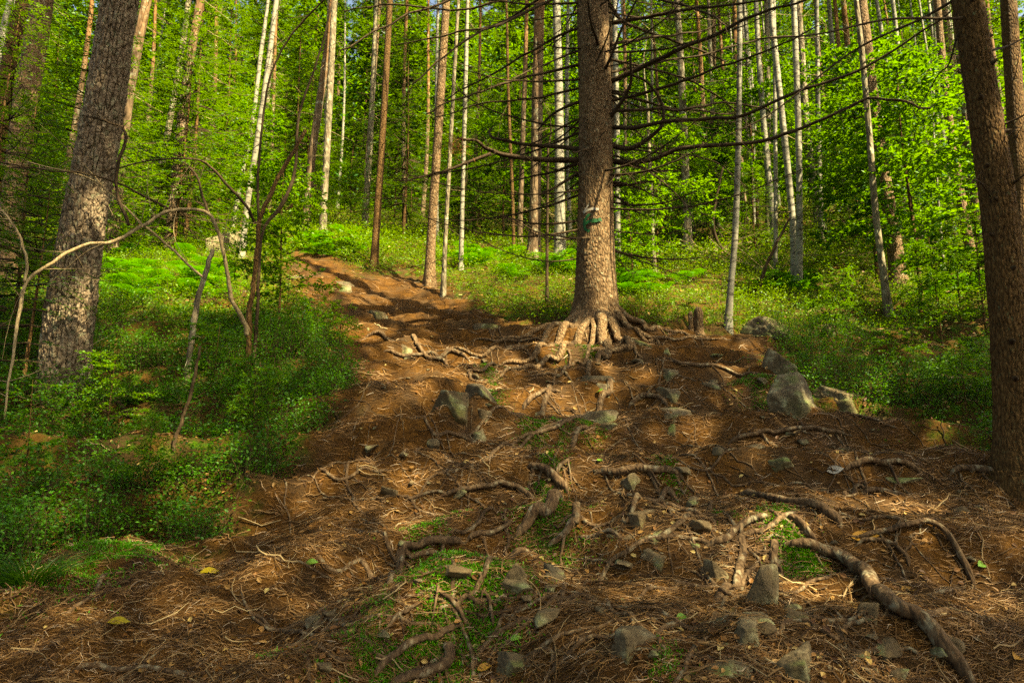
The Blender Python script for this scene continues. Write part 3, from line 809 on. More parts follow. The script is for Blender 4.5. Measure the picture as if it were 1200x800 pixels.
# ------------------------------------------------------------------ roots
def root_path(px, w0, w1, lift=0.35, start=None, arch=0.0, seed=0, wig=0.012, bury=True):
    pts = []
    if start is not None: pts += [np.array(q, float) for q in start]
    for u, v in px: pts.append(ground_at(u, v))
    pts = np.array(pts); n = max(14, 7 * len(pts))
    Q = catmull(pts, n); t = np.linspace(0, 1, n)
    Yd = np.clip(Q[:, 1], 1.5, 30)
    R = 0.5 * (w0 * (1 - t) + w1 * t) * Yd / FPX
    gz = height(Q[:, 0], Q[:, 1])
    free = Q[:, 2].copy()
    arc = np.concatenate([[0], np.cumsum(np.linalg.norm(np.diff(Q, axis=0), axis=1))])
    k = np.clip((arc - .55) / .5, 0, 1) if start is not None else np.ones(n)
    z = free * (1 - k) + (gz + R * lift) * k
    z = np.maximum(z, gz + R * lift)
    z = z + arch * np.sin(np.clip((t - .1) / .8, 0, 1) * math.pi)
    if bury: z = z - np.clip((t - .88) / .12, 0, 1) * R * 1.6
    if bury and start is None: z = z - np.clip((.1 - t) / .1, 0, 1) * R * 1.6
    Q[:, 2] = z
    s = np.concatenate([[0], np.cumsum(np.linalg.norm(np.diff(Q, axis=0), axis=1))])
    Q[:, 0] += wig * fbm(s * 5, np.full(n, seed * 1.7), o=3, seed=70) * 2; Q[:, 2] += wig * .6 * fbm(s * 6, np.full(n, seed * 2.9), o=2, seed=71)
    R = R * (1 + 0.10 * fbm(s * 6, np.full(n, seed + .5), o=3, seed=72))
    e = np.ones(n)
    if bury:
        e = np.clip((1 - t) / .16, .12, 1) ** .7
        if start is None: e = e * np.clip(t / .14, .15, 1) ** .7
    R = R * e
    if start is not None: R = R * (1 + .9 * np.exp(-arc / .28))
    m = int(max(n, s[-1] / max(R.mean() * .5, .006))); m = min(m, 220)
    si = np.linspace(0, s[-1], m)
    return np.stack([np.interp(si, s, Q[:, k]) for k in range(3)], -1), np.interp(si, s, R)
def root_geo(Q, R, seed=0, ns=14):
    def dsp(a, l, rr):
        return rr * (0.13 * fbm(np.cos(a) * 1.2 + seed, np.sin(a) * 1.2, l * 1.6, o=3, seed=73) + 0.10 * fbm(np.cos(a) * 2.6 + seed, np.sin(a) * 2.6, l * 2.6, o=3, seed=74))
    g = Geo(); g.add(*tube(Q, R, ns, dsp, flat=.78))
    return g
def side_rootlets(g, Q, R, n, rng):
    for _ in range(n):
        k = rng.integers(2, len(Q) - 2); T = norm((Q[k + 1] - Q[k - 1])[None])[0]
        s = np.cross(T, [0, 0, 1]) * rng.choice([-1, 1]); d = norm((T * rng.uniform(-.2, 1) + s)[None])[0]
        L = rng.uniform(.12, .6); m = 11; t = np.linspace(0, 1, m)
        q = Q[k] + d * (L * t)[:, None] + np.cumsum(rng.normal(size=(m, 3)) * .012, 0)
        r = min(R[k] * .55, .018) * rng.uniform(.5, 1) * np.linspace(1, .35, m)
        q[1:, 2] = height(q[1:, 0], q[1:, 1]) + r[1:] * .7
        g.add(*tube(q, r, 5))
def stp(u, dz, out=.30):
    return (u, dz)
def buttress(u, dz, px):
    """where a root leaves the trunk: down the flare, then out along the ground"""
    tgt = ground_at(*px[min(1, len(px) - 1)]); ax, r = sp_at(sp_base[2] + .5)
    d = tgt[:2] - ax[:2]; d = d / np.linalg.norm(d)
    hi = .20 + .22 * abs(u) + dz * .6
    A = [ax[0] + d[0] * r * .35, ax[1] + d[1] * r * .35, sp_base[2] + hi]
    B = [ax[0] + d[0] * (r + .08), ax[1] + d[1] * (r + .08), sp_base[2] + hi * .42]
    Cc = [ax[0] + d[0] * (r + .28), ax[1] + d[1] * (r + .28), 0]; Cc[2] = float(height(Cc[0], Cc[1])) + .035
    return [A, B, Cc]
SPROOTS = [([(655,382),(625,390),(595,397),(565,404)],15,5,stp(-1.0,.16),0),([(668,392),(635,400),(600,408),(570,414),(535,408),(490,404)],13,5,stp(-.8,.12),0),
 ([(685,395),(655,404),(628,414),(600,424),(575,428)],15,7,stp(-.45,.14),.02),([(678,400),(660,412),(640,425),(620,432),(590,438),(560,448)],14,6,stp(-.6,.10),.03),
 ([(712,402),(712,413),(700,424),(690,436),(680,449)],17,8,stp(.25,.16),.02),([(727,395),(737,404),(728,411),(705,412),(678,408)],11,8,stp(.6,.12),.03),
 ([(733,386),(752,391),(785,397),(825,398),(870,400)],11,4,stp(.9,.15),0),([(738,379),(765,386),(800,389),(850,392)],12,5,stp(1.0,.2),0),
 ([(735,392),(755,399),(775,404),(800,408)],9,4,stp(.8,.09),0),([(664,412),(668,424),(660,436),(640,440),(610,440)],6,4,None,.02),
 ([(598,424),(570,432),(548,436),(556,446),(580,448)],6,4,None,.02),([(640,398),(612,400),(580,400),(545,402)],7,4,None,0),
 ([(720,402),(745,412),(752,420)],9,5,stp(.4,.08),0),([(692,404),(688,418),(672,430),(650,444),(640,452)],8,4,stp(-.2,.08),.01)]
for i, (px, w0, w1, st, arch) in enumerate(SPROOTS):
    if st is not None:
        st = buttress(st[0], st[1], px); px = px[1:]
    Q, Rr = root_path(px, w0 * .9, w1 * .75, 0.25, st, arch, seed=i + 200, wig=.02)
    g = root_geo(Q, Rr, i, 16); side_rootlets(g, Q, Rr, 7, np.random.default_rng(300 + i))
    link('root', g.mesh('spruce_root', MAT['spruce_bark' if st is not None else 'root_bark'], True, sp_base), spruce)

G_ROOT = 'tree roots crossing the trodden path'
ROOTS = [ # px, w0, w1, lift, arch, label
 ([(912,632),(935,641),(962,649),(995,668),(1022,692),(1042,715),(1075,735),(1098,762),(1125,785),(1160,815)],13,27,.75,.02,'thickest scaly root running down to the bottom right corner'),
 ([(922,607),(935,618),(945,632),(955,640)],9,10,.8,.02,'short stubby root joining the top of the thickest root'),
 ([(906,632),(908,648),(906,662),(916,676)],10,7,.8,.01,'short root dropping onto the pale topped stone'),
 ([(845,577),(880,582),(915,592),(950,596),(972,606),(988,620)],8,13,.6,.02,'long dark root arching above the lit patch on the right'),
 ([(985,621),(1020,628),(1060,624),(1088,623),(1105,632),(1122,655),(1136,680),(1142,692)],7,8,.7,.05,'bridging root that lifts clear of the ground and dives at lower right'),
 ([(905,600),(880,612),(862,625),(850,633),(820,640)],9,10,.6,.01,'knobbly root running left from the mossy hollow'),
 ([(868,620),(872,645),(866,672),(852,692),(838,715)],8,10,.7,.01,'root dropping down left of the pale topped stone'),
 ([(940,604),(912,612),(880,626),(858,634)],7,8,.5,.0,'low root lying across the moss beside the thickest root'),
 ([(615,545),(632,552),(650,565),(668,575)],9,12,.8,.02,'smooth root ending at the bright moss tuft in mid path'),
 ([(668,540),(655,550),(650,560)],7,6,.6,.01,'short root crossing above the bright moss tuft'),
 ([(665,583),(648,590),(630,604),(615,620),(600,632)],15,10,.7,.03,'stout curved root left of the mossy hollow in mid path'),
 ([(675,585),(676,600),(668,618),(655,635),(640,640)],10,6,.8,.02,'thin forked root hanging down right of the mossy hollow'),
 ([(512,582),(545,577),(580,573),(610,578),(632,588)],7,8,.6,.03,'low bowed root on the left half of the path'),
 ([(470,586),(500,580),(530,578)],5,5,.5,.01,'thin root leading into the low bowed root'),
 ([(548,632),(515,640),(490,648),(470,662),(460,682)],12,8,.7,.03,'hooked root over moss left of centre'),
 ([(545,634),(580,626),(605,608)],8,6,.6,.01,'tapering root rising right from the hooked root'),
 ([(452,690),(465,668),(485,655),(520,648)],7,8,.5,.01,'slim root beside the hooked root'),
 ([(500,694),(520,703),(535,722),(545,735)],6,6,.7,.02,'bent root over the mossy hump at bottom centre'),
 ([(496,697),(478,715),(455,735),(440,748)],5,5,.6,.01,'root falling left off the mossy hump'),
 ([(545,730),(520,745),(490,757),(460,775),(430,800)],8,11,.7,.02,'root running to the bottom edge below the mossy hump'),
 ([(522,752),(530,772),(520,790),(480,800),(450,806)],12,10,.8,.02,'crooked root at the bottom edge left of centre'),
 ([(420,768),(380,765),(340,762),(300,752)],7,4,.4,0,'flat root at bottom left of centre'),
 ([(556,692),(570,705),(575,728),(576,738)],5,4,.8,.02,'wiry root on the right side of the mossy hump'),
 ([(695,552),(740,553),(780,553),(805,560)],13,9,.6,.01,'straight thick root lying across the path centre'),
 ([(725,612),(745,595),(775,588),(800,588)],6,7,.6,.03,'bow shaped root above the small grey stone'),
 ([(775,590),(800,600),(830,610)],6,7,.5,.01,'root slanting right of the small grey stone'),
 ([(670,627),(705,628),(735,632)],7,5,.6,.01,'short level root below the mossy hollow'),
 ([(650,650),(690,655),(720,664),(740,668)],4,4,.5,0,'thin dark root in the needles at mid path'),
 ([(848,522),(880,512),(920,508),(965,506),(1000,505)],7,6,.7,.02,'long root below the tall pointed boulder'),
 ([(985,548),(1020,546),(1060,548),(1082,556)],9,8,.6,.04,'root bridging a flat stone near the right tree'),
 ([(1015,572),(1000,578),(988,590)],6,5,.6,.01,'small forked root near the lit patch'),
 ([(1010,578),(1040,577),(1062,580)],9,6,.4,0,'short worn root above the lit patch'),
 ([(538,545),(580,530),(618,518),(650,498),(668,492)],5,5,.6,.01,'long pale root across the upper path'),
 ([(668,492),(690,488),(700,478)],6,4,.6,.01,'pale root tip curling up below the spruce'),
 ([(475,487),(500,495),(530,510),(570,516)],4,4,.5,.01,'thin pale root along the top of the eroded bank'),
 ([(612,480),(625,468),(640,460),(660,458)],7,4,.6,.02,'wavy root between the upper stones'),
 ([(735,478),(752,468),(772,470),(785,478)],6,5,.7,.03,'arched root left of the upper angular stones'),
 ([(420,398),(455,400),(490,406),(530,412),(555,424)],6,6,.5,.01,'root crossing the lit upper path'),
 ([(445,410),(480,418),(520,424),(550,432)],6,5,.5,.0,'dark root crossing the upper path'),
 ([(740,640),(775,632),(815,632),(850,640)],6,6,.4,0,'faint half buried root right of mid path'),
 ([(690,640),(720,610),(735,604)],4,3,.5,.0,'spindly root left of the small grey stone'),
 ([(340,560),(380,552),(430,548),(465,552)],5,4,.4,0,'half buried root at the foot of the eroded bank'),
 ([(80,790),(130,786),(190,786),(240,792)],9,5,.4,0,'blackish half buried root along the bottom left edge'),
 ([(1000,640),(1040,635),(1062,650),(1066,664)],6,6,.6,.0,'short root stub under the bridging root'),
 ([(1068,440),(1100,444),(1130,447),(1172,452)],6,9,.7,.02,'mossy root poking left from the right tree'),
 ([(1112,556),(1140,552),(1170,556)],6,12,.5,.01,'low root at the foot of the right tree'),
 ([(700,425),(716,448),(705,472),(688,488),(655,500),(600,522),(560,528)],8,4,.5,.01,'long root winding from below the spruce down to the left'),
 ([(655,440),(640,465),(605,486),(560,500),(520,520)],7,3,.5,.0,'long thin root running down left past the pale stones'),
 ([(742,408),(790,424),(850,433),(905,440),(940,452)],7,3,.5,.0,'long root running right from the spruce toward the mossy boulder'),
 ([(848,580),(805,606),(745,640),(700,682),(650,716),(610,742)],8,4,.5,.0,'long root slanting down left across the lower middle path'),
 ([(640,642),(600,658),(565,676),(545,690)],8,5,.6,.01,'root linking the mossy hollow to the mossy hump'),
 ([(900,645),(868,690),(835,735),(800,790),(780,815)],7,5,.5,.0,'long root running to the bottom edge left of the pale topped stone'),
 ([(690,500),(672,520),(665,542)],7,8,.6,.0,'root climbing from the bright moss tuft to the upper path'),
 ([(330,640),(380,660),(430,668),(465,684)],4,6,.4,.0,'half buried root left of the hooked root'),
]
for i, (px, w0, w1, lift, arch, lab) in enumerate(ROOTS):
    Q, Rr = root_path(px, w0 * 1.08, w1 * 1.08, lift * .85, None, arch, seed=i, wig=.012)
    g = root_geo(Q, Rr, i, 16 if w0 + w1 > 16 else 10); side_rootlets(g, Q, Rr, 4, np.random.default_rng(400 + i))
    og = Q[len(Q) // 2]
    o = link('exposed_root', g.mesh('exposed_root', MAT['root_bark'], True, og), None, og)
    tag(o, lab, 'root', G_ROOT)
# many thin rootlets too fine to tell apart
rng = np.random.default_rng(77); cnt = 0
while cnt < 150:
    u, v = rng.uniform(330, 1130), rng.uniform(395, 790)
    p0 = ground_at(u, v)
    if path_mask(p0[0], p0[1]) < .8: continue
    a = rng.normal(math.radians(165), .6); L = rng.uniform(.25, .9); m = 22; t = np.linspace(-.5, .5, m)
    q = p0[None] + np.stack([np.cos(a) * L * t, np.sin(a) * L * t, 0 * t], -1)
    q[:, :2] += np.stack([fbm(t * 3 + cnt, t * 0 + k * 9.1, o=3, seed=81) for k in (0, 1)], -1) * .14 * L
    r = (.004 + .009 * rng.random() ** 2) * (1 - .6 * np.abs(t)) * np.ones(m)
    q[:, 2] = height(q[:, 0], q[:, 1]) + r * .8 - np.clip((np.abs(t) - .42) / .08, 0, 1) * r * 2.2
    g = Geo(); g.add(*tube(q, r, 7, lambda a_, l_, rr: rr * .25 * fbm(np.cos(a_), np.sin(a_), l_ * 12, o=2, seed=83)))
    o = link('thin_root', g.mesh('thin_root', MAT['root_bark'], True, p0), None, p0)
    tag(o, 'one of the thin wiry roots half buried in the needles of the path', 'root', 'thin wiry roots in the path')
    cnt += 1

# ------------------------------------------------------------------ rocks
def rock_mesh(w, d, h, seed, sub=5, rough=1.0, peak=None):
    """a boulder cut by random fracture planes, then weathered"""
    import bmesh
    rng = np.random.default_rng(seed)
    bm = bmesh.new(); bmesh.ops.create_icosphere(bm, subdivisions=sub, radius=1.0)
    co = np.array([v.co[:] for v in bm.verts]); fc = np.array([[v.index for v in f.verts] for f in bm.faces]); bm.free()
    n = norm(co)
    N = norm(np.vstack([rng.normal(size=(4, 3)), [[.9, -.5, .35], [-.75, -.6, .1], [.1, -.2, 1]] + rng.normal(size=(3, 3)) * .22])); D = rng.uniform(.30, .56, 7)
    if peak is not None:
        N = np.vstack([N, norm(np.array([[.95, -.25, .55], [-.9, -.35, .35], [.1, .9, .5]]))]); D = np.concatenate([D, [.5, .55, .5]])
    wv = .03 * fbm(n[:, 0] * 1.7 + seed, n[:, 1] * 1.7, n[:, 2] * 1.7, o=3, seed=90)
    t = (D[None] + .03 * fbm(n[:, 0] * 3 + seed, n[:, 1] * 3, n[:, 2] * 3, o=3, seed=92)[:, None]) / np.maximum(n @ N.T, 1e-3)
    t = np.where(t < 0, 9, t)
    t = np.sort(np.column_stack([t, np.ones(len(n))]), 1)
    r = t[:, 0] - .008 * np.clip(1 - (t[:, 1] - t[:, 0]) / .10, 0, 1) + wv
    r = r + rough * (.028 * fbm(n[:, 0] * 5 + seed, n[:, 1] * 5, n[:, 2] * 8, o=4, seed=91) + .02 * fbm(n[:, 0] * 17, n[:, 1] * 17 + seed, n[:, 2] * 17, o=2, seed=93))
    p = n * r[:, None]
    p = p - (p.max(0) + p.min(0)) / 2; p = p / (p.max(0) - p.min(0)) * np.array([w, d, h])
    return new_mesh('rock', p, [fc], MAT['rock'], True)
for i, (u, v, w, hpx, lean, sink, lab) in enumerate(ROCKS):
    if not lab: continue
    p = FEET[i]; k = p[1] / FPX
    W = w * k; D = W * (.70 + .35 * _h(i, 3, 1, 5)); hv = max(.62 * hpx * k, hpx * k - .12 * D); sk = sink + .12; H = hv / (1 - sk)
    me = rock_mesh(W * 1.06, D, H, 500 + i, 5 if w > 30 else 4, peak=None)
    loc = p + np.array([0, D * .36, 0]); loc[2] = p[2] + hv - H / 2
    o = link('rock', me, None, loc); o.rotation_euler = (math.radians(6), math.radians(lean), 0)
    tag(o, lab, 'rock', 'rocks along the path')
pro = [rock_mesh(.09, .08, .055, 900 + k, 4) for k in range(6)]
rng = np.random.default_rng(44); cnt = 0
while cnt < 110:
    u, v = rng.uniform(340, 1150), rng.uniform(400, 795)
    p = ground_at(u, v)
    if path_mask(p[0], p[1]) < .8: continue
    o = link('small_stone', pro[cnt % 6], None, p + np.array([0, 0, .002])); s = .35 + 1.5 * rng.random() ** 2.2
    o.scale = (s, s, s * .8); o.rotation_euler = (rng.uniform(-.3, .3), rng.uniform(-.3, .3), rng.uniform(0, 6.28))
    tag(o, 'one of the fist-sized brown stones scattered in the needles of the path', 'stone', 'fist-sized stones in the path'); cnt += 1
# ------------------------------------------------------------------ standing trunks seen one by one
CROWN_TALL = [spruce_crown('tall_crown', 9.0, 1.9, 21, needle=.16, wid=.05, whorl=.42, dens=.5, nb=6, droop=.35),
              spruce_crown('tall_crown', 8.0, 1.5, 22, needle=.16, wid=.05, whorl=.45, dens=.5, nb=5, droop=.3)]
def plates(scale_a, scale_l, depth, seed):
    def f(a, l, rr):
        w = 0.6 * vnoise(np.cos(a) * 4 + seed, np.sin(a) * 4, l * 4, seed=seed)
        f1, f2, cid = cellular(a / (2 * math.pi) * scale_a + w * .5, l * scale_l + w, seed=seed)
        e = np.clip((f2 - f1) / .22, 0, 1)
        return depth * (e ** .7 - .6) + depth * .35 * (cid - .5) + rr * .08 * fbm(np.cos(a) * 1.3, np.sin(a) * 1.3, l * 1.2, o=3, seed=seed + 1) + depth * .35 * fbm(a * 9, l * 22, o=2, seed=seed + 2) + depth * .22 * fbm(np.cos(a) * 14, np.sin(a) * 14, l * 55, o=2, seed=seed + 4)
    return f
G_TRUNK = 'tall trunks standing on the slope'
def standing(name, px, mat, label, cat='tree', total=17, hi=None, crown=None, twigs=0, twl=(.3, 1.0), twz=(.5, 6.0), twm='twig_bark', Y=None, group=G_TRUNK, flare=.25, ns=16, lift=0):
    b = ground_at(px[0][0], px[0][1]) if Y is None else None
    if b is None:
        b = at_depth(px[0][0], px[0][1], Y); b[2] = float(height(b[0], b[1]))
    Y = b[1]
    root = thing(name, label, cat, b, group)
    P, R = trunk_axis(px, Y, total, b)
    L = np.concatenate([[0], np.cumsum(np.linalg.norm(np.diff(P, axis=0), axis=1))])
    vis = P[:, 2].searchsorted(b[2] + 8.5)
    n = 500 if hi else 46
    li = np.concatenate([np.linspace(0, min(L[-1], 8.0), n), np.linspace(min(L[-1], 8.0), L[-1], 14)[1:]])
    PP = np.stack([np.interp(li, L, P[:, k]) for k in range(3)], -1); RR = np.interp(li, L, R)
    RR = RR * (1 + flare * np.exp(-np.maximum(li - .35, 0) / .22))
    g = Geo()
    if hi: g.add(*tube(PP, RR, hi[0], plates(*hi[1:])))
    else:  g.add(*tube(PP, RR, ns, lambda a, l, rr: rr * (.10 * fbm(np.cos(a) * 1.5 + Y, np.sin(a) * 1.5, l * 1.5, o=3, seed=7) + np.exp(-np.maximum(l - .35, 0) / .2) * .16 * np.cos(4 * a + Y))))
    link('trunk', g.mesh(name + '_trunk', MAT[mat], True, b), root)
    if twigs:
        g = stub_twigs(P, R, twigs, np.random.default_rng(int(px[0][0] * 7 + px[0][1])), twz[0], twz[1], twl, .006, .25, 3)
        kind(link('dead_twigs', g.mesh(name + '_twigs', MAT[twm], False, b), root), 'stuff')
    if crown is not None:
        c = link('crown', CROWN_TALL[crown % 2], root)
        k = int(np.searchsorted(L, L[-1] * .55)); c.location = Vector(P[k] - b); s = (L[-1] * .5) / 9.0
        c.scale = (s * 1.1, s * 1.1, s * 1.1); c.rotation_euler = (0, 0, px[0][0])
    HI_TREES.append((b[0], b[1], R[1]))
    return root, P, R, b

standing('pine_tree', [(73,472,64),(76,440,60),(84,351,56),(99,250,49),(120,135,44),(141,0,40)], 'pine_bark', 'thick pine with grey plated bark standing in the bushes at the left', hi=(280, 23, 4.0, .034, 3), total=16, flare=.06)
r_, P_, R_, b_ = standing('spruce_tree', [(1198,548,60),(1192,520,49),(1180,351,44),(1171,250,43),(1154,135,40),(1134,0,36)], 'dark_bark', 'dark spruce trunk with knots at the right edge of the photo', hi=(160, 26, 13, .011, 5), total=15, flare=.45)
# its knots and long bare branches
RB = [([(1135,20),(1115,22),(1040,23),(960,40),(885,46)],4.2,-.4),([(1132,-8),(1080,22),(1000,60),(905,132),(850,160)],4.0,.5),([(1122,40),(1112,75),(1098,90),(1070,140)],3,.3),
      ([(1165,150),(1190,140),(1230,120)],3.5,-.3),([(1178,225),(1200,205),(1240,180)],3,-.4),([(1160,60),(1190,50),(1240,20)],3.5,.3),([(1168,240),(1150,215),(1140,210)],2.5,-.3)]
for i, (px, w, dy) in enumerate(RB):
    rng = np.random.default_rng(700 + i); t = np.linspace(0, 1, len(px))
    Q = catmull(np.array([at_depth(u, v, b_[1] + dy * tt) for (u, v), tt in zip(px, t)]), 26)
    g = Geo(); rad = .5 * w * b_[1] / FPX * np.linspace(1, .3, 26); g.add(*tube(Q, rad, 6))
    for _ in range(12):
        k = rng.integers(5, 26); d = rand_unit(1, rng)[0] * np.array([1, 1, .6]); l = rng.uniform(.06, .3)
        g.add(*tube(Q[k] + d * l * np.linspace(0, 1, 4)[:, None], .0022 * np.linspace(1, .4, 4), 3, cap=False))
    link('branch', g.mesh('dark_branch', MAT['twig_bark'], True, b_), r_)
rng = np.random.default_rng(8)
for z in np.linspace(.6, 4.8, 17):
    ax = np.array([np.interp(z + b_[2], P_[:, 2], P_[:, k]) for k in range(3)]); rr = np.interp(z + b_[2], P_[:, 2], R_)
    a = rng.uniform(math.radians(190), math.radians(350)); d = np.array([math.cos(a), math.sin(a), .1])
    g = Geo(); q = ax + d * np.linspace(rr * .8, rr + rng.uniform(.02, .06), 4)[:, None]; g.add(*tube(q, np.array([.026, .02, .014, .007]), 8))
    link('knot', g.mesh('knot', MAT['twig_bark'], True, b_), r_)
standing('spruce_tree', [(1206,450,28),(1198,270,25),(1188,100,22),(1182,0,20)], 'dark_bark', 'shadowed trunk half hidden behind the dark spruce at the right edge', Y=7.8, twigs=25)
T = [ # name, px, bark, label, total, crown, twigs, twig colour
 ('spruce_tree', [(8,330,34),(20,200,31),(32,110,30),(50,0,27)], 'spruce_bark', 'reddish trunk second from the top left corner', 16, 0, 22, 'twig_bark', 10.0),
 ('pine_tree', [(-15,300,22),(8,90,20),(28,0,18)], 'dark_bark', 'orange brown trunk leaning right at the top left corner', 18, 1, 8, 'twig_bark', 12.0),
 ('birch_tree', [(-25,260,9),(0,60,8),(12,0,7)], 'birch', 'pale slim trunk in the very top left corner', 16, None, 0, '', 14.0),
 ('pine_tree', [(130,300,16),(148,135,13),(160,60,13),(172,0,12)], 'far_pine', 'orange pine just right of the thick plated pine', 18, 0, 14, 'pale_twig', None),
 ('pine_tree', [(197,292,13),(202,253,12),(215,120,11),(226,50,10),(235,0,10)], 'far_pine', 'straight pine with orange upper trunk on the left slope', 18, 1, 26, 'pale_twig', None),
 ('spruce_tree', [(174,270,8),(188,200,8),(210,80,7),(221,0,7)], 'grey_bark', 'slender pale trunk left of the straight orange pine', 15, None, 24, 'pale_twig', None),
 ('birch_tree', [(283,302,8),(290,240,7),(311,100,6.5),(324,0,6)], 'birch', 'white slim birch behind the bare forked sapling', 15, None, 6, 'pale_twig', None),
 ('birch_tree', [(272,268,6),(281,220,6),(297,135,5),(306,60,5)], 'birch', 'shorter white birch beside the white slim birch', 11, None, 6, 'pale_twig', None),
 ('pine_tree', [(358,270,10),(366,180,9),(376,110,9),(386,40,8),(390,0,8)], 'far_pine', 'left trunk of the pale pair beyond the ferns', 17, 0, 12, 'pale_twig', None),
 ('pine_tree', [(378,272,9),(381,216,8),(387,100,8),(392,0,7)], 'grey_bark', 'right trunk of the pale pair beyond the ferns', 17, None, 10, 'pale_twig', None),
 ('spruce_tree', [(438,318,11),(441,270,9),(450,130,8),(457,0,7)], 'dark_bark', 'dark slim trunk above the turn of the path', 14, None, 40, 'twig_bark', None),
 ('spruce_tree', [(427,268,8),(433,180,7),(438,80,6)], 'grey_bark', 'pale trunk just left of the dark slim one above the path', 15, 1, 16, 'pale_twig', None),
 ('spruce_tree', [(503,333,13),(506,270,11),(515,130,10),(523,0,9)], 'spruce_bark', 'brown trunk beside the path left of the big spruce', 16, None, 14, 'twig_bark', None),
 ('spruce_tree', [(519,347,6),(523,260,5),(530,130,4.5),(536,20,4)], 'grey_bark', 'pole thin sapling right of the brown trunk by the path', 9, None, 16, 'twig_bark', None),
 ('birch_tree', [(540,315,6),(542,230,5),(546,80,5),(548,0,4)], 'birch', 'slim birch between the pole thin sapling and the tall pine pair', 15, None, 4, 'pale_twig', None),
 ('pine_tree', [(625,306,18),(627,250,14),(630,100,12.5),(632,0,12)], 'far_pine', 'straight pine with orange top left of the big spruce', 19, 0, 16, 'pale_twig', None),
 ('birch_tree', [(656,305,15),(656,260,13),(655,120,10),(652,0,9)], 'birch', 'pale mottled trunk nearest left of the big spruce', 18, None, 4, 'pale_twig', None),
 ('pine_tree', [(609,285,6),(612,180,6),(616,60,5)], 'far_pine', 'thin orange trunk close behind the straight orange topped pine', 19, 1, 6, 'pale_twig', None),
 ('spruce_tree', [(641,352,4),(641,300,3.5),(642,190,3)], 'twig_bark', 'dark thin dead sapling in the ferns left of the big spruce', 3.6, None, 12, 'twig_bark', None),
 ('spruce_tree', [(602,305,4),(601,240,4),(596,120,3.5),(594,20,3)], 'dark_bark', 'dark wand thin trunk left of the straight orange topped pine', 10, None, 12, 'twig_bark', None),
 ('birch_tree', [(724,300,7),(723,150,6),(720,0,6)], 'birch', 'pale trunk peeping out right behind the big spruce', 17, None, 0, '', 17.0),
 ('birch_tree', [(767,318,5),(764,250,5),(760,150,4)], 'grey_bark', 'short thin pale sapling right of the big spruce', 5.5, None, 8, 'pale_twig', None),
 ('birch_tree', [(853,386,10),(856,340,8),(862,263,7.5),(866,130,6.5),(867,0,6)], 'birch', 'crooked mottled birch at the path edge right of the big spruce', 13, None, 8, 'twig_bark', None),
 ('birch_tree', [(935,340,11),(937,263,8),(935,135,7.5),(930,0,7)], 'birch', 'white birch with black bands, right stem of the touching pair', 16, None, 4, 'pale_twig', None),
 ('birch_tree', [(931,338,9),(929,262,8),(921,180,8),(905,30,7)], 'birch', 'white birch leaning left, left stem of the touching pair', 16, None, 4, 'pale_twig', None),
 ('birch_tree', [(908,322,6),(909,265,5),(908,84,4.5),(907,0,4)], 'birch', 'thin white birch left of the touching birch pair', 14, None, 4, 'pale_twig', None),
 ('spruce_tree', [(961,270,14),(957,240,10),(945,145,9),(938,40,8)], 'grey_bark', 'grey leaning trunk right of the touching birch pair', 17, 0, 12, 'pale_twig', None),
 ('pine_tree', [(1054,338,24),(1046,270,18),(1033,190,17),(1018,80,15),(1009,0,14)], 'spruce_bark', 'sturdy trunk with a sunlit right flank on the right slope', 18, 1, 10, 'twig_bark', None),
 ('spruce_tree', [(1041,368,11),(1035,320,9),(1026,250,8.5),(1018,150,7.5),(1010,60,7)], 'grey_bark', 'thinner trunk just in front of the sturdy sunlit flank trunk', 13, None, 10, 'twig_bark', None),
 ('pine_tree', [(1142,318,14),(1131,260,12),(1121,200,11),(1108,110,10),(1098,0,9)], 'spruce_bark', 'brown trunk left of the dark spruce at the right edge', 16, 0, 14, 'twig_bark', None),
 ('birch_tree', [(1109,340,4),(1104,290,3.5),(1100,240,3),(1096,180,2.5)], 'birch', 'finger thin pale sapling left of the brown trunk at right', 4.5, None, 6, 'twig_bark', None),
 ('pine_tree', [(1150,300,12),(1134,150,11),(1125,60,10)], 'far_pine', 'reddish trunk showing just left of the dark spruce', 17, 1, 4, 'twig_bark', 15.0),
 ('birch_tree', [(1081,290,6),(1072,200,6),(1058,100,5.5),(1046,0,5)], 'birch', 'pale birch in the leaves right of the sturdy sunlit flank trunk', 17, None, 0, '', None),
 ('birch_tree', [(884,262,6),(882,180,6),(876,70,5)], 'birch', 'pale birch midway between the crooked birch and the touching pair', 16, None, 0, '', None),
 ('pine_tree', [(842,280,6),(838,200,6),(834,100,5)], 'grey_bark', 'thin grey trunk left of the crooked mottled birch', 17, 0, 6, 'pale_twig', None),
 ('pine_tree', [(988,250,7),(984,180,7),(976,60,6)], 'birch', 'white barked trunk behind the leafy boughs on the right', 17, None, 0, '', None),
 ('pine_tree', [(1008,252,8),(1002,180,7),(992,40,7)], 'far_pine', 'orange tinted trunk behind the leafy boughs on the right', 18, 1, 0, '', None),
]
for i, (nm, px, mat, lab, tot, cr, tw, twm, Y) in enumerate(T):
    big = px[0][2] > 14
    standing(nm, px, mat, lab, total=tot, crown=cr, twigs=tw, twl=(.25, 1.1), twz=(.4, 7.0), twm=twm or 'twig_bark', Y=Y)

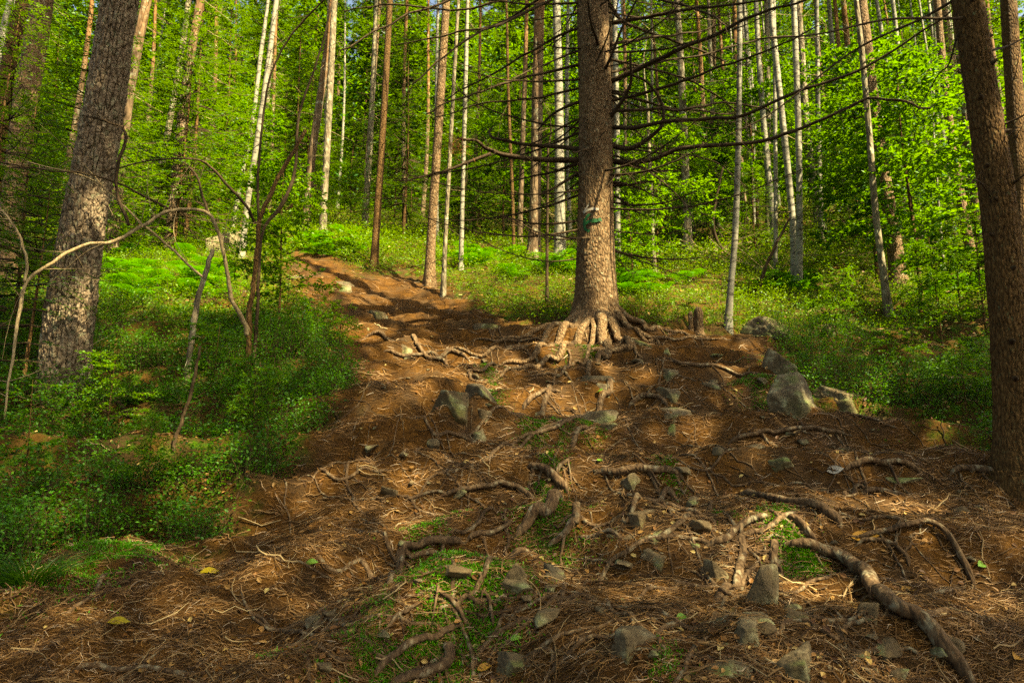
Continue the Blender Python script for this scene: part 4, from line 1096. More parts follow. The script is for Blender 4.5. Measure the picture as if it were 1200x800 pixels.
# bare forked sapling with the long arching branch, at the left
def limb(px, Y0, Y1, name, mat, parent, org, twn=6, twl=.35, seed=0, wig=.012):
    t = np.linspace(0, 1, len(px)); rng = np.random.default_rng(seed)
    A = np.array([[*at_depth(u, v, Y0 + (Y1 - Y0) * tt), .5 * w * (Y0 + (Y1 - Y0) * tt) / FPX] for (u, v, w), tt in zip(px, t)])
    n = 8 * len(px); A = catmull(A, n); Q = A[:, :3]
    s = np.linspace(0, 1, n) * len(px)
    Q = Q + wig * np.stack([fbm(s * 2.2, s * 0 + seed + k * 5, o=3, seed=95) for k in range(3)], -1)
    g = Geo(); g.add(*tube(Q, np.maximum(A[:, 3], .0012), 8, lambda a, l, rr: rr * .2 * fbm(np.cos(a), np.sin(a), l * 9, o=2, seed=96)))
    for _ in range(twn):
        k = rng.integers(n // 5, n); d = norm((rng.normal(size=3) * np.array([1, .7, .8]) + np.array([0, 0, .1]))[None])[0]; l = twl * rng.uniform(.3, 1.2)
        tt = np.linspace(0, 1, 6)[:, None]; q = Q[k] + d * l * tt + rng.normal(size=3) * l * .3 * tt ** 2
        g.add(*tube(q, min(A[k, 3] * .6, .0035) * np.linspace(1, .35, 6), 4, cap=False))
        d2 = norm((d + rng.normal(size=3) * .8)[None])[0]
        g.add(*tube(q[3] + d2 * l * .5 * tt, .0016 * np.linspace(1, .4, 6), 3, cap=False))
    return link(name, g.mesh(name, MAT[mat], True, org), parent)
bs = ground_at(292, 434); YB = bs[1]
sap = thing('bare_sapling', 'bare forked sapling with one limb arching far to the left', 'tree', bs)
limb([(291,440,8),(291,400,7),(293,360,6),(300,310,5.5),(304,260,5.5),(320,220,5.5),(345,175,5),(357,152,4.5)], YB, YB, 'stem', 'dark_bark', sap, bs, 6, .5, 1)
limb([(298,440,6),(300,390,4.5),(303,330,4),(308,272,3.5),(330,240,5),(344,205,4),(352,130,3),(375,60,2.5),(390,0,2)], YB, YB + .4, 'stem', 'twig_bark', sap, bs, 10, .5, 2)
limb([(303,262,3.5),(303,190,3),(312,110,2.6),(330,60,2.2),(360,20,2.5),(385,-5,2)], YB, YB - .4, 'stem', 'twig_bark', sap, bs, 12, .6, 3)
limb([(290,392,6.5),(283,372,5.5),(270,345,5),(265,310,4.4),(256,272,4.4),(243,250,4.4),(215,246,4),(190,251,4),(160,268,4.3),(130,284,4.5),(100,287,4.3),(65,305,4.2),(33,328,4),(22,365,4),(14,420,3),(4,490,2)], YB, YB - 1.3, 'arching_limb', 'pale_twig', sap, bs, 30, .6, 4)
limb([(152,264,4),(138,230,4),(137,200,4),(147,157,3.5),(125,142,2.5),(95,135,2)], YB - .7, YB - .9, 'branch', 'twig_bark', sap, bs, 16, .5, 5)
limb([(300,262,3.5),(287,240,3.5),(250,200,3),(229,187,2.5),(180,188,2),(120,200,1.8)], YB, YB - .7, 'branch', 'twig_bark', sap, bs, 10, .5, 6)
limb([(236,324,3),(200,290,3),(165,260,2.5),(130,228,2.2),(95,205,2),(30,190,1.6)], YB - .3, YB - .9, 'branch', 'pale_twig', sap, bs, 10, .45, 7)
limb([(243,250,3.5),(236,222,3),(226,200,2.5),(215,190,2)], YB - .4, YB - .4, 'branch', 'twig_bark', sap, bs, 5, .3, 8)
limb([(30,330,3.5),(28,290,3),(10,255,2.5),(-20,230,2)], YB - 1.15, YB - 1.3, 'branch', 'pale_twig', sap, bs, 8, .4, 9)
limb([(200,246,3),(150,220,2.6),(110,205,2.2),(60,200,2),(0,190,1.6)], YB - .55, YB - 1.0, 'branch', 'twig_bark', sap, bs, 10, .4, 10)
bp = ground_at(218, 446)
st = thing('dead_pole', 'broken dead sapling leaning right among the bushes at left', 'dead tree', bp)
limb([(217,452,7),(224,405,7),(232,350,6.5),(243,312,6),(250,292,5)], bp[1], bp[1], 'stem', 'grey_bark', st, bp, 4, .3, 11)
bp = ground_at(203, 526)
st = thing('dead_stick', 'thin black stick poking up from the bilberry on the left bank', 'stick', bp)
limb([(202,530,4.5),(210,500,4),(222,470,4),(229,435,3.5),(235,405,3)], bp[1], bp[1], 'stem', 'twig_bark', st, bp, 1, .15, 12)
bp = ground_at(888, 352)
st = thing('dead_stick', 'dark dead stick leaning right near the touching birch pair', 'stick', bp)
limb([(887,356,4),(895,320,4),(910,285,3.5),(926,255,2.5)], bp[1], bp[1], 'stem', 'twig_bark', st, bp, 8, .5, 13)
bp = ground_at(846, 300)
st = thing('dead_sapling', 'dark curved dead sapling left of the crooked mottled birch', 'dead tree', bp)
limb([(856,302,4),(842,285,4),(836,262,3.5),(840,230,3),(848,195,2.5)], bp[1], bp[1], 'stem', 'twig_bark', st, bp, 8, .5, 14)
# fallen wood
def log(px, w0, w1, mat, label, seed, twigs=0, name='fallen_log', lift=.6, cat='log'):
    Q, Rr = root_path(px, w0, w1, lift, None, 0, seed, .015, bury=False)
    o0 = Q[len(Q) // 2]; g = root_geo(Q, Rr, seed, 10)
    rng = np.random.default_rng(seed)
    for _ in range(twigs):
        k = rng.integers(2, len(Q) - 1); d = norm((rng.normal(size=3) * np.array([1, .6, .5]) + np.array([0, 0, .5]))[None])[0]; l = rng.uniform(.3, 1.1); tt = np.linspace(0, 1, 6)[:, None]
        g.add(*tube(Q[k] + d * l * tt + rng.normal(size=3) * l * .25 * tt ** 2, .009 * np.linspace(1, .3, 6), 4, cap=False))
    tag(link(name, g.mesh(name, MAT[mat], True, o0), None, o0), label, cat)
log([(862,303),(890,318),(924,336)], 7, 9, 'pale_twig', 'pale fallen log with dry twigs left of the touching birch pair', 31, 26)
log([(975,272),(1010,278),(1035,284)], 6, 5, 'twig_bark', 'dark fallen stem on the slope behind the sturdy sunlit flank trunk', 32, 10)
log([(880,285),(850,292),(820,300)], 5, 4, 'pale_twig', 'bleached fallen branch in the brush behind the crooked birch', 33, 30)
log([(74,722),(95,706),(112,690),(128,674)], 5, 6, 'root_bark', 'reddish straight stick lying on the needles at bottom left', 34, 0, 'fallen_stick', .9, 'stick')
log([(118,460),(140,476),(160,490)], 5, 4, 'twig_bark', 'dead stick lying in the bushes at the foot of the thick pine', 35, 2, 'fallen_stick', .9, 'stick')
log([(985,700),(1000,680),(1012,665)], 2, 2.5, 'pale_twig', 'small pale twig standing out in the hollow at lower right', 36, 0, 'fallen_stick', 1.2, 'stick')
log([(1010,720),(1030,755),(1058,805)], 3, 2.5, 'root_bark', 'long bare twig lying in the needles beside the thickest root', 37, 0, 'fallen_stick', 1.0, 'stick')
log([(930,700),(985,725),(1035,770),(1050,800)], 3, 3, 'root_bark', 'curved wiry twig sweeping to the bottom edge under the thickest root', 38, 0, 'fallen_stick', 1.0, 'stick')
log([(740,540),(760,560),(775,578)], 3, 3, 'root_bark', 'thin stick slanting over the straight thick root', 39, 0, 'fallen_stick', 6, 'stick')
# stump
bp = ground_at(816, 386); k = bp[1] / FPX
stp_ = thing('tree_stump', 'small rotten split stump between the big spruce and the crooked birch', 'stump', bp)
for dx, w, h, nm in ((3, 11, 27, 'snag'), (-6, 6, 22, 'snag')):
    q = bp + np.array([dx * k, 0, 0]) + np.array([0, 0, 1]) * np.linspace(-.1, h * k, 12)[:, None]
    g = Geo(); g.add(*tube(q, w * k * .5 * np.concatenate([[1.5, 1.25, 1.1], np.ones(7), [.8, .5]]), 18, lambda a, l, rr: rr * .35 * fbm(np.cos(a) * 2 + dx, np.sin(a) * 2, l * 5, o=3, seed=98)))
    link(nm, g.mesh('stump_snag', MAT['spruce_bark'], True, bp), stp_)

# ------------------------------------------------------------------ far trunks up the hill: six kinds copied
def children_of(o): return [c for c in bpy.data.objects if c.parent == o]
def copy_thing(src, kids, loc, rz, s, label, group):
    c = src.copy(); COL.objects.link(c); c.location = Vector(loc); c.rotation_euler = (float(RNG.uniform(-.02, .02)), float(RNG.uniform(-.02, .02)), rz); c.scale = s
    c['label'] = label; c['group'] = group
    for ch in kids:
        d = ch.copy(); COL.objects.link(d); d.parent = c
    return c
G_FAR = 'thin trunks standing far up the hillside'
LAB_FAR = {'far_pine': 'one of the many far brownish pine trunks on the upper hillside', 'birch': 'one of the many far white birch trunks on the upper hillside', 'grey_bark': 'one of the many far greyish spruce trunks on the upper hillside', 'spruce_bark': 'one of the many far greyish spruce trunks on the upper hillside'}
protos = []
for k, (mat, r, H, cr) in enumerate([('far_pine', .11, 19, 1), ('birch', .075, 17, None), ('grey_bark', .10, 18, 0), ('birch', .09, 18, None), ('spruce_bark', .13, 19, 0), ('far_pine', .09, 18, 1)]):
    nm = {'far_pine': 'pine_tree', 'birch': 'birch_tree', 'grey_bark': 'spruce_tree', 'spruce_bark': 'spruce_tree'}[mat]
    root = thing(nm, LAB_FAR[mat], 'tree', (0, 0, 0), G_FAR)
    z = np.linspace(-.4, H, 30); x = .12 * np.sin(z * .35 + k); y = .1 * np.sin(z * .28 + 2 * k)
    R = r * np.interp(z, [-.4, 0, .5, H], [1.5, 1.3, 1.0, .2]); P = np.stack([x - np.interp(0, z, x), y - np.interp(0, z, y), z], -1)
    g = Geo(); g.add(*tube(P, R, 10)); link('trunk', g.mesh(nm + '_trunk', MAT[mat], True), root)
    if mat != 'birch':
        g = stub_twigs(P, R, 26, np.random.default_rng(k), .8, 9, (.3, 1.2), .008, .3, 2)
        kind(link('dead_twigs', g.mesh(nm + '_twigs', MAT['pale_twig'], False), root), 'stuff')
        c = link('crown', CROWN_TALL[cr], root); c.location = (P[16][0], P[16][1], H * .5); c.scale = (1, 1, 1.12)
    else:
        if k == 1: BCROWN = leafy_crown('birch_crown', 8, 1.5, 50, leaf=.13, n_br=34, dens=.5)
        c = link('crown', BCROWN, root); c.location = (0, 0, H * .52)
    protos.append((root, children_of(root), mat))
placed = [(a, b) for a, b, r in HI_TREES]
rng = np.random.default_rng(2024); cnt = 0; used = set(); tries = 0
while cnt < 130 and tries < 5000:
    tries += 1
    u = rng.uniform(-120, 1320) if rng.random() < .55 else rng.uniform(760, 1180)
    Yd = 17 + 45 * rng.random() ** 1.3
    if Yd < 20 and 300 < u < 700: continue
    x = (u - 600) / FPX * Yd
    if min((x - a) ** 2 + (Yd - b) ** 2 for a, b in placed) < .9 ** 2: continue
    if abs((u - 590)) < 60 and Yd < 24: continue
    k = int(rng.choice([0, 1, 2, 3, 4, 5], p=[.18, .22, .16, .2, .08, .16]))
    if u < 500 and k in (1, 3) and rng.random() < .6: k = 0
    z = float(height(x, Yd)); s = rng.uniform(.75, 1.15)
    root, kids, mat = protos[k]
    if k not in used:
        used.add(k); root.location = (x, Yd, z); root.scale = (s, s, rng.uniform(.9, 1.1))
    else:
        copy_thing(root, kids, (x, Yd, z), rng.uniform(0, 6.28), (s, s, rng.uniform(.9, 1.1)), LAB_FAR[mat], G_FAR)
    placed.append((x, Yd)); cnt += 1

# ------------------------------------------------------------------ young spruces and leafy saplings under the trunks
G_x = 0
YS_ = [(spruce_crown('young_spruce_crown', 3.6, 1.25, 61, .055, .018, .18), 3.6), (spruce_crown('young_spruce_crown', 5.0, 1.5, 62, .06, .021, .21, 1.0), 5.0),
       (spruce_crown('young_spruce_crown', 2.4, .95, 63, .042, .011, .17), 2.4), (spruce_crown('young_spruce_crown', 6.0, 1.6, 64, .07, .024, .25, .9, low=1.0, droop=.4), 6.0)]
LS_ = [(leafy_crown('leafy_crown', 3.4, 1.3, 71, .075, 30, 1.5), 3.4), (leafy_crown('leafy_crown', 2.2, 1.0, 72, .06, 22, 1.4), 2.2), (leafy_crown('leafy_crown', 5.0, 1.7, 73, .09, 44, 1.4), 5.0)]
TR_ = {}
def small_trunk(H, r, key, mat):
    if key not in TR_:
        z = np.linspace(-.25, H * .97, 14); g = Geo()
        g.add(*tube(np.stack([.03 * np.sin(z * 1.3), .03 * np.cos(z * 1.1) - .03, z], -1), r * np.interp(z, [-.25, 0, .3, H], [1.5, 1.2, 1, .12]), 8))
        TR_[key] = g.mesh('young_trunk', MAT[mat], True)
    return TR_[key]
def young(kind_, idx, x, y, s, label, group, rz=None, squash=1.0):
    me, H = (YS_ if kind_ == 'spruce' else LS_)[idx]
    nm = 'young_spruce' if kind_ == 'spruce' else 'leafy_sapling'
    root = thing(nm, label, 'tree', (x, y, float(height(x, y)) - .03), group)
    root.scale = (s, s, s * squash); root.rotation_euler = (0, 0, float(RNG.uniform(0, 6.28)) if rz is None else rz)
    link('trunk', small_trunk(H, .010 * H ** .8, (kind_, idx), 'dark_bark'), root)
    link('crown', me, root)
G_YS, G_LS = 'young spruces under the tall trunks', 'leafy saplings under the tall trunks'
def yng_px(kind_, idx, u, Y, s, label, squash=1.0, rz=None):
    x = (u - 600) / FPX * Y
    young(kind_, idx, x, Y, s, label, G_YS if kind_ == 'spruce' else G_LS, rz, squash)
yng_px('spruce', 0, 8, 7.6, .8, 'young spruce in front of the left edge beside the thick plated pine')
yng_px('spruce', 1, 190, 13.5, 1.1, 'bushy young spruce between the thick plated pine and the orange pine')
yng_px('spruce', 3, 240, 19, 1.25, 'tall young spruce behind the white slim birch')
yng_px('spruce', 1, 70, 12, 1.2, 'bright young spruce in the gap left of the thick plated pine')
yng_px('spruce', 3, 330, 22, 1.3, 'tall young spruce up-slope of the pale pair of trunks')
yng_px('spruce', 3, 468, 22, 1.25, 'dark young spruce above the turn of the path')
yng_px('spruce', 1, 560, 24, 1.3, 'young spruce between the slim birch and the tall pine')
yng_px('leafy', 2, 590, 21, 1.0, 'light green sapling left of the straight orange topped pine')
yng_px('leafy', 0, 775, 14.5, 1.0, 'bright leafy sapling right behind the big spruce')
yng_px('leafy', 1, 745, 12.6, .8, 'low leafy bush close behind the big spruce')
yng_px('leafy', 0, 815, 18, 1.3, 'leafy sapling left of the crooked mottled birch')
yng_px('spruce', 2, 895, 17, 1.0, 'small young spruce behind the touching birch pair')
yng_px('spruce', 0, 1000, 17, 1.0, 'young spruce left of the sturdy sunlit flank trunk')
yng_px('leafy', 2, 1090, 11.0, .95, 'bright leafy sapling filling the gap left of the dark spruce')
yng_px('leafy', 2, 1040, 13.5, 1.1, 'leafy sapling wrapped round the sturdy sunlit flank trunk')
yng_px('leafy', 0, 1200, 9.0, 1.2, 'leafy sapling right of the dark spruce at the right edge')
yng_px('spruce', 1, 1085, 14.2, .8, 'dark young spruce low in the leaves at right')
yng_px('leafy', 1, 1135, 9.6, .7, 'low broad-leaved bush left of the dark spruce foot')
yng_px('spruce', 1, -30, 6.9, .8, 'green young spruce reaching in from the left edge before the top corner trunks')
yng_px('spruce', 2, 25, 6.0, .85, 'small young spruce beside the arching limb at the left edge')
yng_px('spruce', 2, 330, 8.4, .40, 'knee high young spruce at the foot of the bare forked sapling')
yng_px('leafy', 0, 322, 7.9, .62, 'leafy sapling growing among the limbs of the bare forked sapling')
yng_px('leafy', 1, 352, 7.0, .36, 'small leafy bush at the path edge right of the bare forked sapling')
yng_px('leafy', 1, 395, 7.4, .30, 'low leafy bush crowding the left edge of the path')
yng_px('leafy', 1, 130, 5.6, .36, 'small leafy bush right of the thick plated pine foot')
yng_px('leafy', 1, 40, 4.6, .34, 'small leafy bush left of the thick plated pine foot')
yng_px('leafy', 1, 250, 6.0, .34, 'small leafy bush in front of the broken dead sapling')
yng_px('leafy', 1, 300, 5.3, .26, 'low leafy bush on the left bank above the trodden needles')
yng_px('leafy', 1, 180, 4.6, .25, 'low leafy bush beside the thin black stick')
yng_px('leafy', 0, 1110, 8.2, .42, 'leafy bush between the mossy root and the slope at right')
yng_px('leafy', 1, 1060, 7.4, .38, 'low leafy bush behind the broad flat-topped boulder')
yng_px('leafy', 1, 1130, 6.2, .34, 'low leafy bush just left of the dark spruce base')
yng_px('leafy', 1, 985, 8.6, .40, 'low leafy bush beside the dark jagged rock')
yng_px('spruce', 2, 1165, 8.6, .8, 'small young spruce half behind the dark spruce at right')
rng = np.random.default_rng(99); cnt = 0; tries = 0
spots = []
while cnt < 190 and tries < 6000:
    tries += 1
    u = rng.uniform(-200, 1400); Yd = 15 + 42 * rng.random() ** 1.25
    x = (u - 600) / FPX * Yd
    if 330 < u < 690 and Yd < 20: continue
    if Yd < 17 and 690 < u < 1000: continue
    if spots and min((x - a) ** 2 + (Yd - b) ** 2 for a, b in spots) < (1.0 + Yd * .012) ** 2: continue
    spots.append((x, Yd)); far = Yd > 28
    if rng.random() < (.62 if u < 700 else .45):
        young('spruce', int(rng.integers(0, 4)), x, Yd, rng.uniform(.7, 1.35) * (1.25 if far else 1), 'one of the young spruces scattered through the wood up the slope', G_YS)
    else:
        young('leafy', int(rng.integers(0, 3)), x, Yd, rng.uniform(.7, 1.3) * (1.25 if far else 1), 'one of the light green saplings scattered through the wood up the slope', G_LS)
    cnt += 1
# ------------------------------------------------------------------ ferns
def frond_mesh(L, seed):
    rng = np.random.default_rng(seed); n = 26; t = np.linspace(.14, .985, n)
    ax = lambda t: np.stack([L * (t - .16 * t ** 3), 0 * t, L * (.62 * t - .62 * t ** 2.0)], -1)
    A = ax(t); T = norm(np.gradient(A, axis=0)); side = np.array([0, 1.0, 0]); up = np.cross(T, side) * -1
    pp, dd, ll, nn = [], [], [], []
    for sg in (-1, 1):
        pl = L * .30 * np.sin(np.clip(t * 1.02, 0, 1) ** .75 * math.pi * .97 + .06) * rng.uniform(.9, 1.1, n)
        d = norm(side * sg + T * .38 + up * -.12)
        for i in range(n):
            m = max(4, int(pl[i] / (L * .018)))
            s = (np.arange(m) + .5) / m
            base = A[i] + d[i] * (pl[i] * s)[:, None] + np.array([0, 0, -.18]) * (pl[i] * s ** 2)[:, None]
            for q in (-1, 1):
                pd = norm(T[i] * q * .9 + d[i] * .55)
                pp.append(base); dd.append(np.repeat(pd[None], m, 0)); ll.append(L * .048 * (1 - .7 * s)); nn.append(np.repeat(up[i][None], m, 0))
    p = np.concatenate(pp); V, F = blades(p, np.concatenate(dd), np.concatenate(nn) + rng.normal(size=p.shape) * .15, np.concatenate(ll), L * .017)
    tv, tf = tube(ax(np.linspace(0, 1, 10)), .0035 * np.linspace(1, .3, 10), 3, cap=False)
    return new_mesh('fern_frond', np.vstack([tv, V]), [tf[0], F + len(tv)], MAT['fern'])
FR = [frond_mesh(.75, 1), frond_mesh(.6, 2)]
def fern(x, y, s, label, rng):
    root = thing('fern', label, 'fern', (x, y, float(height(x, y)) - .01), 'ferns in the undergrowth')
    n = rng.integers(6, 9); a0 = rng.uniform(0, 6.28)
    for k in range(n):
        f = link('frond', FR[k % 2], root); a = a0 + k * 2 * math.pi / n + rng.uniform(-.25, .25)
        f.rotation_euler = (rng.uniform(-.15, .15), -rng.uniform(.0, .55), a); q = s * rng.uniform(.8, 1.15); f.scale = (q, q, q)
rng = np.random.default_rng(12)
for (u0, u1, v0, v1, n, lab, sc) in [(130, 262, 300, 352, 17, 'one of the lush green ferns behind the thick plated pine', .85), (352, 446, 276, 300, 12, 'one of the sunlit ferns beyond the turn of the path', .9), (545, 690, 300, 326, 13, 'one of the ferns left of the big spruce', 1.0), (730, 800, 318, 352, 7, 'one of the ferns right behind the big spruce', .9), (880, 985, 322, 348, 10, 'one of the ferns at the foot of the touching birch pair', .8), (1085, 1160, 330, 360, 5, 'one of the ferns left of the dark spruce', .8)]:
    for _ in range(n):
        p = ground_at(rng.uniform(u0, u1), rng.uniform(v0, v1)); fern(p[0], p[1], sc * rng.uniform(.7, 1.15), lab, rng)

# ------------------------------------------------------------------ low undergrowth (nobody could count it)
def cover(name, n, y0, y1, leaf, h, spread, per, mat, seed, label, pw=2.0, thr=.0, stems=True, margin=1.15, kindlab='undergrowth', keep=None):
    rng = np.random.default_rng(seed)
    q = rng.random(n * 3)
    y = (y0 ** (2 - pw) + q * (y1 ** (2 - pw) - y0 ** (2 - pw))) ** (1 / (2 - pw)) if abs(pw - 2) > 1e-6 else y0 * (y1 / y0) ** q
    x = rng.uniform(-1, 1, n * 3) * (.78 * margin * y + .6)
    pm = path_mask(x, y); pat = fbm(x * .9 + seed, y * .9, o=3, seed=120) + .35 * fbm(x * 4, y * 4, o=2, seed=121)
    ok = (pm < .35) & (pat > thr + rng.normal(size=len(x)) * .12)
    ok &= ~((x > 1.2) & (y < 9.5) & (pat < .10)); ok &= ~((x < -1.5) & (y < 5.2) & (pat < -.30))
    for a, b, r in HI_TREES[:3]: ok &= (x - a) ** 2 + (y - b) ** 2 > (r * 1.1) ** 2
    x, y, pat = x[ok][:n], y[ok][:n], pat[ok][:n]
    z = height(x, y); N = len(x)
    hh = h * rng.uniform(.4, 1.15, N) * np.clip(.8 + .6 * pat + .75 * fbm(x * 1.6 + 3, y * 1.6, o=2, seed=125), .3, 2.0)
    idx = np.repeat(np.arange(N), per); f = rng.random(len(idx)) ** .7
    off = rng.normal(size=(len(idx), 2)) * spread * (.35 + .65 * f)[:, None]
    p = np.stack([x[idx] + off[:, 0], y[idx] + off[:, 1], z[idx] + hh[idx] * f], -1)
    d = norm(np.stack([off[:, 0] / spread + rng.normal(size=len(idx)) * .6, off[:, 1] / spread + rng.normal(size=len(idx)) * .6, rng.normal(size=len(idx)) * .45 + .15], -1))
    L = leaf * rng.uniform(.6, 1.25, len(idx))
    V, F = blades(p, d, norm(np.array([0, 0, 1.0]) + rng.normal(size=p.shape) * .45), L, L * .6, .12)
    faces = [F]; nv = len(V); Vs = [V]; mi = [np.ones(len(F))]
    if stems:
        m = N * 3; j = np.repeat(np.arange(N), 3)
        b = np.stack([x[j], y[j], z[j] - .01], -1); tip = b + np.stack([rng.normal(size=m) * spread, rng.normal(size=m) * spread, hh[j] * rng.uniform(.6, 1.0, m)], -1)
        d = tip - b; L = np.linalg.norm(d, axis=1); sv, sf = strips((b + tip) / 2, d, rand_unit(m, rng), L, .0022 + leaf * .03, rng.normal(size=m) * .12, 3)
        Vs.append(sv); faces.append(sf + nv); mi.append(np.zeros(len(sf)))
    V = np.concatenate(Vs); F = np.concatenate(faces)
    o = link(name, new_mesh(name, V, [F], [MAT['twig_bark'], MAT[mat]], False, mat_index=np.concatenate(mi)))
    kind(o, 'stuff')
    return o
cover('bilberry_cover', 7500, 2.4, 9.0, .026, .36, .075, 34, 'bilberry', 1, '', pw=1.4, thr=-.42)
cover('bilberry_cover', 6500, 8.0, 16, .036, .34, .11, 28, 'herb', 2, '', pw=1.2, thr=-.45)
cover('undergrowth', 8000, 14, 36, .07, .5, .20, 24, 'herb', 3, '', pw=1.2, thr=-.5, stems=False)
cover('undergrowth', 1800, 34, 62, .16, .8, .45, 20, 'herb', 4, '', pw=1.0, thr=-.3, stems=False)

# moss cushions where the path shows green
rng = np.random.default_rng(33); mp = []
for u, v, r, n in [(645,600,.16,2600),(648,548,.07,900),(640,565,.06,500),(500,640,.16,1400),(520,655,.12,900),(500,712,.2,2200),(560,685,.16,1800),(575,700,.12,900),(495,772,.10,1500),(470,760,.12,900),(440,790,.12,900),
                   (928,622,.10,1500),(930,640,.07,700),(945,650,.06,400),(690,497,.10,900),(640,500,.12,700),(622,512,.08,500),(580,470,.09,500),(690,410,.08,700),(660,430,.07,500),(575,436,.08,500),(650,505,.1,600),
                   (110,645,.22,2600),(160,640,.16,1400),(60,640,.2,1600),(400,765,.10,600),(320,772,.06,300),(760,770,.08,500),(850,605,.04,300),(785,555,.06,300),(890,460,.2,1500),(930,425,.3,2000),(985,470,.2,1000),(1090,475,.4,1800),(1050,440,.4,1800)]:
    c = ground_at(u, v)
    o = rng.normal(size=(n, 2)) * r * np.array([.75, 1.0]); x, y = c[0] + o[:, 0], c[1] + o[:, 1]
    k = fbm(x * 9, y * 9, o=2, seed=130) > -.25
    mp.append(np.stack([x[k], y[k]], -1))
mp = np.concatenate(mp); nm = gnormal(mp[:, 0], mp[:, 1]); p = np.column_stack([mp, height(mp[:, 0], mp[:, 1]) - .004])
rep = 3; p = np.repeat(p, rep, 0) + rng.normal(size=(len(p) * rep, 3)) * .006; nm = np.repeat(nm, rep, 0)
d = norm(nm + rng.normal(size=p.shape) * .6)
V, F = blades(p, d, rand_unit(len(p), rng), rng.uniform(.012, .026, len(p)), rng.uniform(.004, .008, len(p)))
kind(link('moss', new_mesh('moss', V, [F], MAT['moss'])), 'stuff')

# grass tuft at the left edge
c = ground_at(34, 682); n = 420; rng = np.random.default_rng(3); g = Geo()
a = rng.uniform(0, 6.28, n); r0 = rng.random(n) ** .6 * .10
b = c + np.stack([np.cos(a) * r0, np.sin(a) * r0, np.full(n, -.01)], -1)
lean = np.stack([np.cos(a) * rng.uniform(.1, .9, n), np.sin(a) * rng.uniform(.1, .9, n), np.ones(n)], -1); L = rng.uniform(.06, .30, n)
dd = norm(lean); rows = []
sd = norm(np.cross(dd, rand_unit(n, rng)))
for k in range(5):
    t = k / 4; q = b + dd * (L * t)[:, None] + np.stack([np.cos(a), np.sin(a), -np.ones(n) * .8], -1) * (L * .45 * t ** 2)[:, None]; w = .0028 * (1 - .9 * t)
    rows += [q - sd * w, q + sd * w]
V = np.stack(rows, 1).reshape(-1, 3); bi = np.arange(n)[:, None] * 10
F = np.concatenate([bi + np.array([[2 * k, 2 * k + 1, 2 * k + 3, 2 * k + 2]]) for k in range(4)])
tag(link('grass_tuft', new_mesh('grass_tuft', V - c, [F], MAT['grass']), None, c), 'bright green tuft of grass at the lower left edge', 'grass tuft')

# ------------------------------------------------------------------ litter on the ground
def scatter(n, y0, y1, seed, want):
    rng = np.random.default_rng(seed); xs, ys = [], []; got = 0
    while got < n:
        q = rng.random(n); y = 1 / (1 / y0 + q * (1 / y1 - 1 / y0))
        x = rng.uniform(-1, 1, n) * (.80 * y + .5)
        ok = rng.random(n) < want(path_mask(x, y), x, y)
        xs.append(x[ok]); ys.append(y[ok]); got += ok.sum()
    return np.concatenate(xs)[:n], np.concatenate(ys)[:n], rng
def lay(x, y, rng, ang_mu, ang_sd, lift):
    nrm = gnormal(x, y); a = rng.normal(size=len(x)) * ang_sd + ang_mu
    d = np.stack([np.cos(a), np.sin(a), 0 * a], -1); d = d - nrm * (d * nrm).sum(-1, keepdims=True) + nrm * rng.normal(size=(len(x), 1)) * .13
    p = np.column_stack([x, y, height(x, y)]) + nrm * (np.abs(rng.normal(size=(len(x), 1))) * lift + .003)
    return p, norm(d), nrm
x, y, rng = scatter(125000, 2.0, 14, 1, lambda m, x, y: (.06 + .94 * m) * np.clip(.62 + 1.0 * fbm(x * 1.4, y * 2.2, o=3, seed=170), .15, 1))
p, d, nn_ = lay(x, y, rng, math.pi / 2 * 0 + .15, .75, .008)
V, F = strips(p, d, norm(nn_ + rng.normal(size=p.shape) * .5), rng.uniform(.025, .085, len(p)) * np.clip(y / 4, .8, 2.0), rng.uniform(.0016, .0036, len(p)) * np.clip(y / 4, .8, 2.4), rng.normal(size=len(p)) * .25, 3)
kind(link('needle_litter', new_mesh('needle_litter', V, [F], MAT['needle'])), 'stuff')
x, y, rng = scatter(5200, 2.0, 16, 2, lambda m, x, y: .45 + .55 * m)
g = Geo(); N = len(x); L = rng.uniform(.05, .28, N); r = rng.uniform(.0016, .0050, N) * np.clip(y / 4, .8, 2)
p, d, nn_ = lay(x, y, rng, .1, .9, .006)
m = 6; t = np.linspace(-.5, .5, m)
s = norm(np.cross(d, nn_)); bend = rng.normal(size=N) * .35; wob = rng.normal(size=(N, m)) * .05
C3 = p[:, None] + d[:, None] * (L[:, None] * t)[..., None] + s[:, None] * ((bend[:, None] * (t * t - .08) * 2 + wob) * L[:, None])[..., None]
C3[..., 2] = np.maximum(height(C3[..., 0], C3[..., 1]) + r[:, None] * .6, C3[..., 2])
ang = np.array([0, 2.094, 4.189]); rr = r[:, None] * np.array([.8, 1, 1, .95, .8, .5])
V = C3[:, :, None] + rr[..., None, None] * (np.cos(ang)[:, None] * s[:, None, None] + np.sin(ang)[:, None] * nn_[:, None, None])
V = V.reshape(-1, 3); b = np.arange(N)[:, None] * (m * 3)
F = np.concatenate([b + np.array([[i * 3 + j, i * 3 + (j + 1) % 3, i * 3 + 3 + (j + 1) % 3, i * 3 + 3 + j]]) for i in range(m - 1) for j in range(3)])
kind(link('twig_litter', new_mesh('twig_litter', V, [F], MAT['litter_twig'], True)), 'stuff')
x, y, rng = scatter(9000, 2.0, 30, 3, lambda m, x, y: np.where(m > .5, .34, 1.0) * np.clip(.55 + fbm(x * 1.2, y * 1.2, o=2, seed=140), .1, 1))
p, d, nn_ = lay(x, y, rng, 0, 3, .012)
L = rng.uniform(.018, .05, len(p)) * np.clip(y / 6, .8, 2.5)
